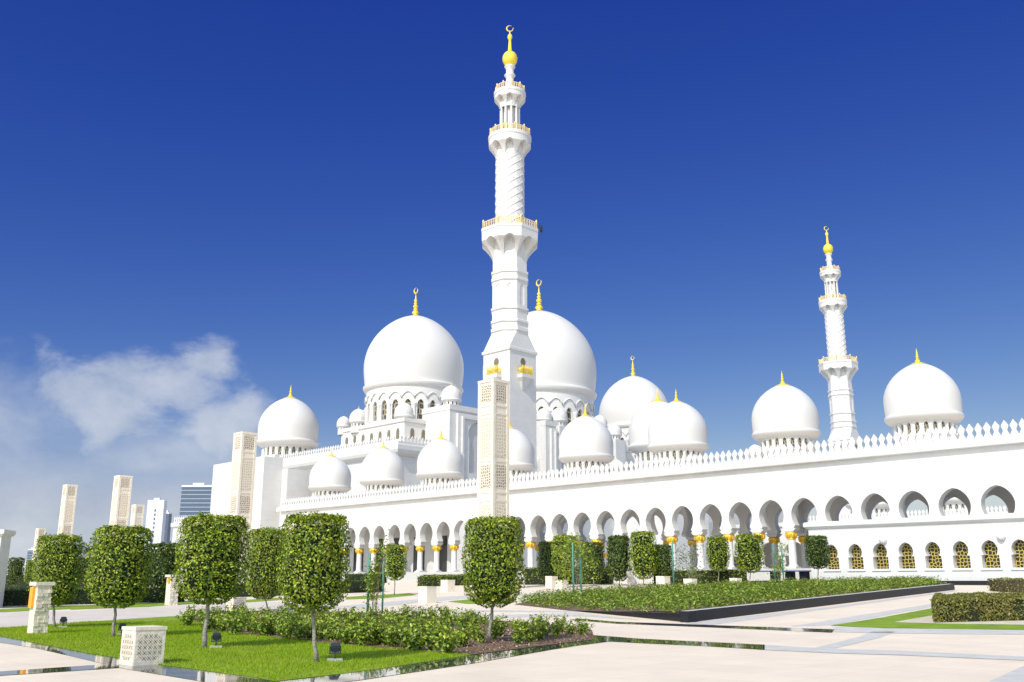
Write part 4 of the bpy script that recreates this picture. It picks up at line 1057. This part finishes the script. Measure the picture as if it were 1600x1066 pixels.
# a cluster of black floodlights on the near gallery
for k, (a, dz) in enumerate(((26, 0), (33, 0), (40, 0), (47, .0), (37, .5), (44, .45))):
    q = R(a) ; mb = MB(); r = 5.75; c = Vector((r * math.cos(q), r * math.sin(q), 63.7 + dz - ZP))
    mb.box(-.2, .2, -.14, .14, -.2, .2); mb.lathe([(.06, -.55), (.06, -.25)], 6)
    part('floodlight', mb, 'lamp_black', m1, None, tuple(c), q + R(45))

# ------------------------------------------------------------------ low white wing at the right with lattice windows
wing = building('low_wing', 'low white wing with keyhole lattice windows in front of the arcade', 'building', -24, 80, 1.45)
wu = [-38.2 + 2.2 * k for k in range(-1, 14)]
wl = [(2.6, .66), (3.55, .66), (3.58, .56)] + arch(14, 3.6, 4.72, .60, .80, .38)
mb = MB(); mb.wall(wu, wl, 80, 80.9, 2.2, 6.1, -42.4, -4); mb.box(-42.4, -4, 80, 80.9, 1.3, 2.6); mb.box(-42.4, -41.8, 80.9, 88, 1.3, 6.1); mb.box(-42.4, -4, 80.9, 89.4, 5.7, 6.0)
bpart('wall', mb, 'white', wing)
mb = MB(); rows = [[(x, y, z) for x, y in ((-42.4 - q, 80 - q), (-4, 80 - q), (-4, 89.9), (-42.4 - q, 89.9))] for q, z in ((.0, 6.08), (.12, 6.12), (.32, 6.3), (.32, 6.62), (.2, 6.7))]
mb.grid(rows, 0, False, True); mb.face(rows[-1]); bpart('coping', mb, 'white', wing)
mb = MB(); mb.box(-.74, .74, -.45, 0, 0, 2.2); 
for u in wu:
    mb = MB(); mb.box(u - .68, u + .68, 80.70, 80.76, 2.6, 4.75); w_ = bpart('window', mb, 'gold_lattice', wing)
    mb = MB(); mb.box(u - .8, u + .8, 79.9, 80.02, 2.42, 2.60); mb.v = [(a + 24, b - 80, c - 1.45) for a, b, c in mb.v]; part('sill', mb, 'white', w_)
for u in (-35.6, -26.2):
    x = MB(); x.lathe([(.02, 4.62), (.20, 4.66), (.30, 4.80), (.33, 4.95), (.33, 5.0)], 16, 0, True, (u, 79.9)); bpart('wall_lamp', x, 'white', wing)
mb = MB()
for a, b, c, d in ((-48, -4, 73.2, 73.8), (-48, -47.4, 73.8, 79.2), (-48, -4, 79.2, 79.9)): mb.box(a, b, c, d, 1.2, 1.62)
pk = building('pool_kerb', 'black granite kerb of the reflecting pool along the low white wing', 'kerb', -26, 76, 1.4); bpart('kerb', mb, 'black_granite', pk)
mb = MB(); mb.box(-47.4, -4, 73.8, 79.2, 1.3, 1.52); o = part('water', mb, 'water', None, None, (0, 0, 0), RZ); o['kind'] = 'structure'
# slim raised pool edge on dark legs left of the wing
pl = building('pool_ledge', 'thin dark blue ledge on black blocks beside the corner of the low wing', 'ledge', -52, 80, 1.45)
mb = MB(); mb.box(-49.6, -42.7, 79.2, 81.6, 2.42, 2.52); bpart('slab', mb, 'ledge', pl)
for u in (-46.0, -44.5, -43.1): mb = MB(); mb.box(u - .3, u + .3, 79.6, 80.4, 1.4, 2.42); bpart('leg', mb, 'black_granite', pl)

# ------------------------------------------------------------------ carved limestone light towers
def light_tower(px, py_top, fw, wpx, label, top_z=None):
    x, y, z = ray(px, py_top); X = x / y * fw; g_ = gz(X, fw); H = EYE + z / y * fw - g_; hw = wpx / F * fw / y / 2.83
    t = thing('light_tower', label, 'tower', (X, fw, g_), RZ, 'carved stone light towers')
    mb = MB(); a = hw * .93
    mb.box(-a, a, -a, a, 0, H - .25); mb.box(-hw * 1.02, hw * 1.02, -hw * 1.02, hw * 1.02, H - .25, H)
    for sx in (-1, 1):
        for sy in (-1, 1): cx, cy = sx * hw * .85, sy * hw * .85; mb.box(cx - hw * .15, cx + hw * .15, cy - hw * .15, cy + hw * .15, .0, H - .25)
    mb.box(-hw * 1.15, hw * 1.15, -hw * 1.15, hw * 1.15, 0, 1.2)
    for f0 in (.13, .17, .40, .55, .59): z0 = H * (1 - f0); mb.box(-hw * .985, hw * .985, -hw * .985, hw * .985, z0 - .08, z0 + .08)
    part('shaft', mb, 'limestone', t)
    for f0, f1, m in ((.03, .11, 'pierced'), (.19, .38, 'carved'), (.42, .53, 'pierced'), (.61, .93, 'carved')):
        for ang in (0, 90, 180, 270):
            q = MB(); w = hw * .60; q.box(-w, w, -a - .035, -a + .01, H * (1 - f1), H * (1 - f0))
            part('carved_panel', q, m, t, None, (0, 0, 0), R(ang))
    return t
light_tower(771.5, 596, 85, 49, 'tall carved limestone light tower in the centre, standing before the minaret')
light_tower(384, 677, 117, 37, 'carved limestone light tower in front of the tall white slab wall')
light_tower(193, 744, 165, 29, 'carved light tower on the left, taller looking of the two before open sky')
light_tower(110, 758, 182, 23, 'carved light tower farthest left among the clearly visible ones')
light_tower(216, 789, 232, 20, 'pale light tower partly hidden by another, beside the white office block')
light_tower(64, 826, 300, 16, 'small distant light tower peeking over the leftmost clipped tree')

# ------------------------------------------------------------------ city behind
def tower(px0, px1, top, fw, label, wall, band=None, rows_=0, cols=0, win='city_blue', depth=9):
    x0, y0, _ = ray(px0, 880); x1 = ray(px1, 880)[0]; X0, X1 = x0 / y0 * fw, x1 / y0 * fw; H = Z((px0 + px1) / 2, top, fw)
    t = thing('office_tower', label, 'building', ((X0 + X1) / 2, fw, 0)); w = (X1 - X0) / 2
    mb = MB(); mb.box(-w, w, 0, depth, 0, H); part('wall', mb, wall, t)
    mb = MB(); mb.box(-w * 1.01, w * 1.01, -.3, depth, H, H + 1.6); mb.box(-w * .4, w * .3, depth * .3, depth * .7, H + 1.6, H + 4); part('roof', mb, 'city_white', t)
    if band:
        mb = MB(); n = int(H / 3.9)
        for k in range(n): mb.box(-w - .4, w + .4, -.4, depth + .4, 2 + 3.9 * k, 2.9 + 3.9 * k)
        part('floor_bands', mb, band, t)
    if rows_:
        for c in range(cols):
            for r_ in range(rows_):
                q = MB(); xx = -w + (c + .5) * 2 * w / cols; zz = 6 + (H - 12) * r_ / rows_
                q.box(xx - w * .09, xx + w * .09, -.15, .05, zz, zz + (H / rows_) * .5); part('window', q, win, t)
tower(274, 326, 761, 900, 'blue glass tower with pale floor bands, left of the white slab wall', 'city_blue', 'city_band')
tower(222, 248, 784, 1000, 'white office tower with a column of small dark windows', 'city_white', None, 16, 1)
tower(247.5, 257.5, 803, 1050, 'dark blue tower behind the white office tower', 'city_blue', None)
tower(258, 262, 850, 1100, 'thin far tower beside the dark blue tower', 'city_white')
tower(41, 52, 860, 1500, 'far pale blue block on the left skyline', 'city_blue', 'city_band')
tower(53, 70, 866, 1400, 'far pinkish block on the left skyline', 'city_pink')
tower(-20, 41, 878, 1600, 'low far block on the left skyline behind the white gate post', 'city_white', None)

# ------------------------------------------------------------------ small things on the ground
def limestone_box(px0, px1, top, base, label, carved=False):
    c = G((px0 + px1) / 2, base); h = (base - top) / F * c.y * .97; w = (px1 - px0) / F * c.y / 1.48 / 2
    k = 1 + w * 1.3 / c.y; t = thing('stone_box', label, 'stone block', (c.x * k, c.y * k, gz(c.x * k, c.y * k)), RZ, 'limestone blocks')
    bm = bmesh.new(); bmesh.ops.create_cube(bm, size=1, matrix=Matrix.Translation((0, 0, h * .5 - .01)) @ Matrix.Diagonal((2 * w, 2 * w, h, 1)))
    bmesh.ops.bevel(bm, geom=bm.edges, offset=min(.012, w * .1), segments=2, affect='EDGES'); me = bpy.data.meshes.new('body'); bm.to_mesh(me); bm.free()
    me.materials.append(M['limestone']); inst('body', me, t)
    mb = MB(); mb.box(-w * 1.03, w * 1.03, -w * 1.03, w * 1.03, h - .012, h + .05); part('lid', mb, 'limestone', t)
    if carved:
        for ang in (0, 90, 180, 270):
            mb = MB(); S = min(w, h * .5) * .82; n = 10                      # a pierced panel of fine holes inside a round-cornered square
            for i in range(-n, n + 1):
                for j in range(-n, n + 1):
                    if (i + j) % 2: continue
                    x, z = i / n * S, j / n * S
                    if (abs(x) / S) ** 3.2 + (abs(z) / S) ** 3.2 > .97: continue
                    star = (i % 4 == 0 and j % 4 == 0); q = S * (.074 if star else (.052 if i % 2 else .036)); k = 8 if star else 4; r0 = 0 if i % 2 else .785
                    mb.face([(x + q * math.cos(r0 + 2 * math.pi * m / k), -w - .003, h * .5 + z + q * math.sin(r0 + 2 * math.pi * m / k)) for m in range(k)])
            mm = mb.mesh('pierced_panel', ['hole']); inst('pierced_panel', mm, t, (0, 0, 0), R(ang))
    return t
limestone_box(185, 256, 988, 1041, 'pierced limestone box at the corner of the lawn, nearest to the viewer', True)
limestone_box(352, 384, 936, 957, 'pierced limestone box behind the largest clipped tree', True)
limestone_box(653, 682, 919, 943, 'plain limestone block in the paved walk, nearest of those before the steps')
limestone_box(688, 711, 908, 925, 'plain limestone block close to the bright low hedge, left of a clipped tree')
limestone_box(852, 872, 902, 919, 'taller of two limestone blocks behind the planter, left one')
limestone_box(868, 888, 908, 922, 'lower of two limestone blocks, touching the taller one')
limestone_box(1025, 1048, 902, 917, 'limestone block behind the planter, left of the tall green stake')
limestone_box(1068, 1090, 906, 917, 'low limestone block at the foot of the grey sparse tree')
limestone_box(1140, 1160, 905, 916, 'limestone block between two small clipped trees')
def sign_post(px0, px1, top, base, label, big):
    c = G((px0 + px1) / 2, base); h = (base - top) / F * c.y * .97; w = (px1 - px0) / F * c.y / 1.75 / 2
    k = 1 + w * 1.2 / c.y; t = thing('stone_pillar', label, 'pillar', (c.x * k, c.y * k, gz(c.x * k, c.y * k)), RZ)
    mb = MB(); nr = 13
    mb.box(-w * .93, w * .9, -w * .9, w * .93, 0, h * .93)
    for r_ in range(nr):                                             # split-faced courses on the right side, smooth front
        z0 = h * .93 * r_ / nr; z1 = h * .93 * (r_ + 1) / nr - .008; y = -w * .9
        while y < w * .9:
            y2 = min(w * .95, y + random.uniform(.25, .6) * w * 1.6); e = random.uniform(.02, .11)
            mb.box(w * .9, w * .9 + e * w / .3, y, y2 - .006, z0, z1); y = y2
    part('shaft', mb, 'limestone', t)
    mb = MB(); mb.box(-w * 1.22, w * 1.22, -w * 1.22, w * 1.22, h * .93, h); part('cap', mb, 'limestone', t)
    mb = MB(); mb.box(-w * (.8 if big else .0), w * (.35 if big else .8), -w * 1.22, -w * .93, h * (.5 if big else .74), h * (.9 if big else .9)); part('sign_plate', mb, 'orange', t)
sign_post(37, 77, 913, 991, 'rough stone pillar with an orange plate at the left edge of the lawn', True)
sign_post(254, 279, 900, 946, 'short stone pillar with a small orange plate behind the path', False)
def spot(px, py, label, s=1.0):
    p = G(px, py); t = thing('floodlight', label, 'floodlight', p, R(20), 'garden floodlights', s)
    mb = MB(); mb.box(-.14, .14, -.12, .12, -.02, .06); part('plinth', mb, 'concrete', t)
    mb = MB(); mb.lathe([(.02, .05), (.02, .2)], 8); mb.box(-.12, -.10, -.02, .02, .15, .30); mb.box(.10, .12, -.02, .02, .15, .30); mb.box(-.12, .12, -.02, .02, .15, .18); part('bracket', mb, 'lamp_black', t)
    bm = bmesh.new(); bmesh.ops.create_cube(bm, size=1, matrix=Matrix.Translation((0, 0, .28)) @ Matrix.Rotation(R(35), 4, 'X') @ Matrix.Diagonal((.19, .15, .15, 1)))
    bmesh.ops.bevel(bm, geom=bm.edges, offset=.02, segments=2, affect='EDGES'); me = bpy.data.meshes.new('head'); bm.to_mesh(me); bm.free(); me.materials.append(M['lamp_black']); inst('head', me, t)
spot(98, 981, 'black floodlight at the foot of the tree behind the stone sign pillar'); spot(190, 993, 'black floodlight just behind the nearest pierced stone box', .95)
spot(337, 1013, 'black floodlight on a concrete pad beside the leaning trunk'); spot(523, 1034, 'black floodlight in the shade of the nearest clipped tree')
p = G(988, 921); bm = bmesh.new(); bmesh.ops.create_icosphere(bm, subdivisions=3, radius=1)
for v in bm.verts:
    v.co = Vector((v.co.x * .36, v.co.y * .26, v.co.z * .75)); v.co += v.normal * (.10 * math.sin(v.co.x * 9 + v.co.z * 4) + .06 * math.sin(v.co.z * 11 + v.co.y * 13)); v.co.x -= v.co.z * .28
me = bpy.data.meshes.new('rock'); bm.to_mesh(me); bm.free(); me.materials.append(M['rock'])
tag(inst('rock', me, None, p + Vector((0, 0, .55))), 'grey upright rock leaning left in the planter', 'rock')
# white gate post cut by the left edge of the frame
A = G(14, 951); kx = thing('gate_post', 'white rendered gate post with a projecting cap at the left edge', 'post', (A.x, A.y + 1.2, A.z), R(8))
h = Z(14, 838, A.y + 1.2) - A.z; x, y, _ = ray(14, 900); wd = 1.5
mb = MB(); mb.box(-4.3, -1.25, -.8, .8, 0, h); part('body', mb, 'white', kx)
mb = MB(); mb.box(-4.4, -1.15, -.92, .92, h, h + .1); mb.box(-4.5, -1.07, -1.0, 1.0, h + .1, h + .36); part('cap', mb, 'white', kx)
for o in bpy.data.objects:
    if '_o' in o: del o['_o']
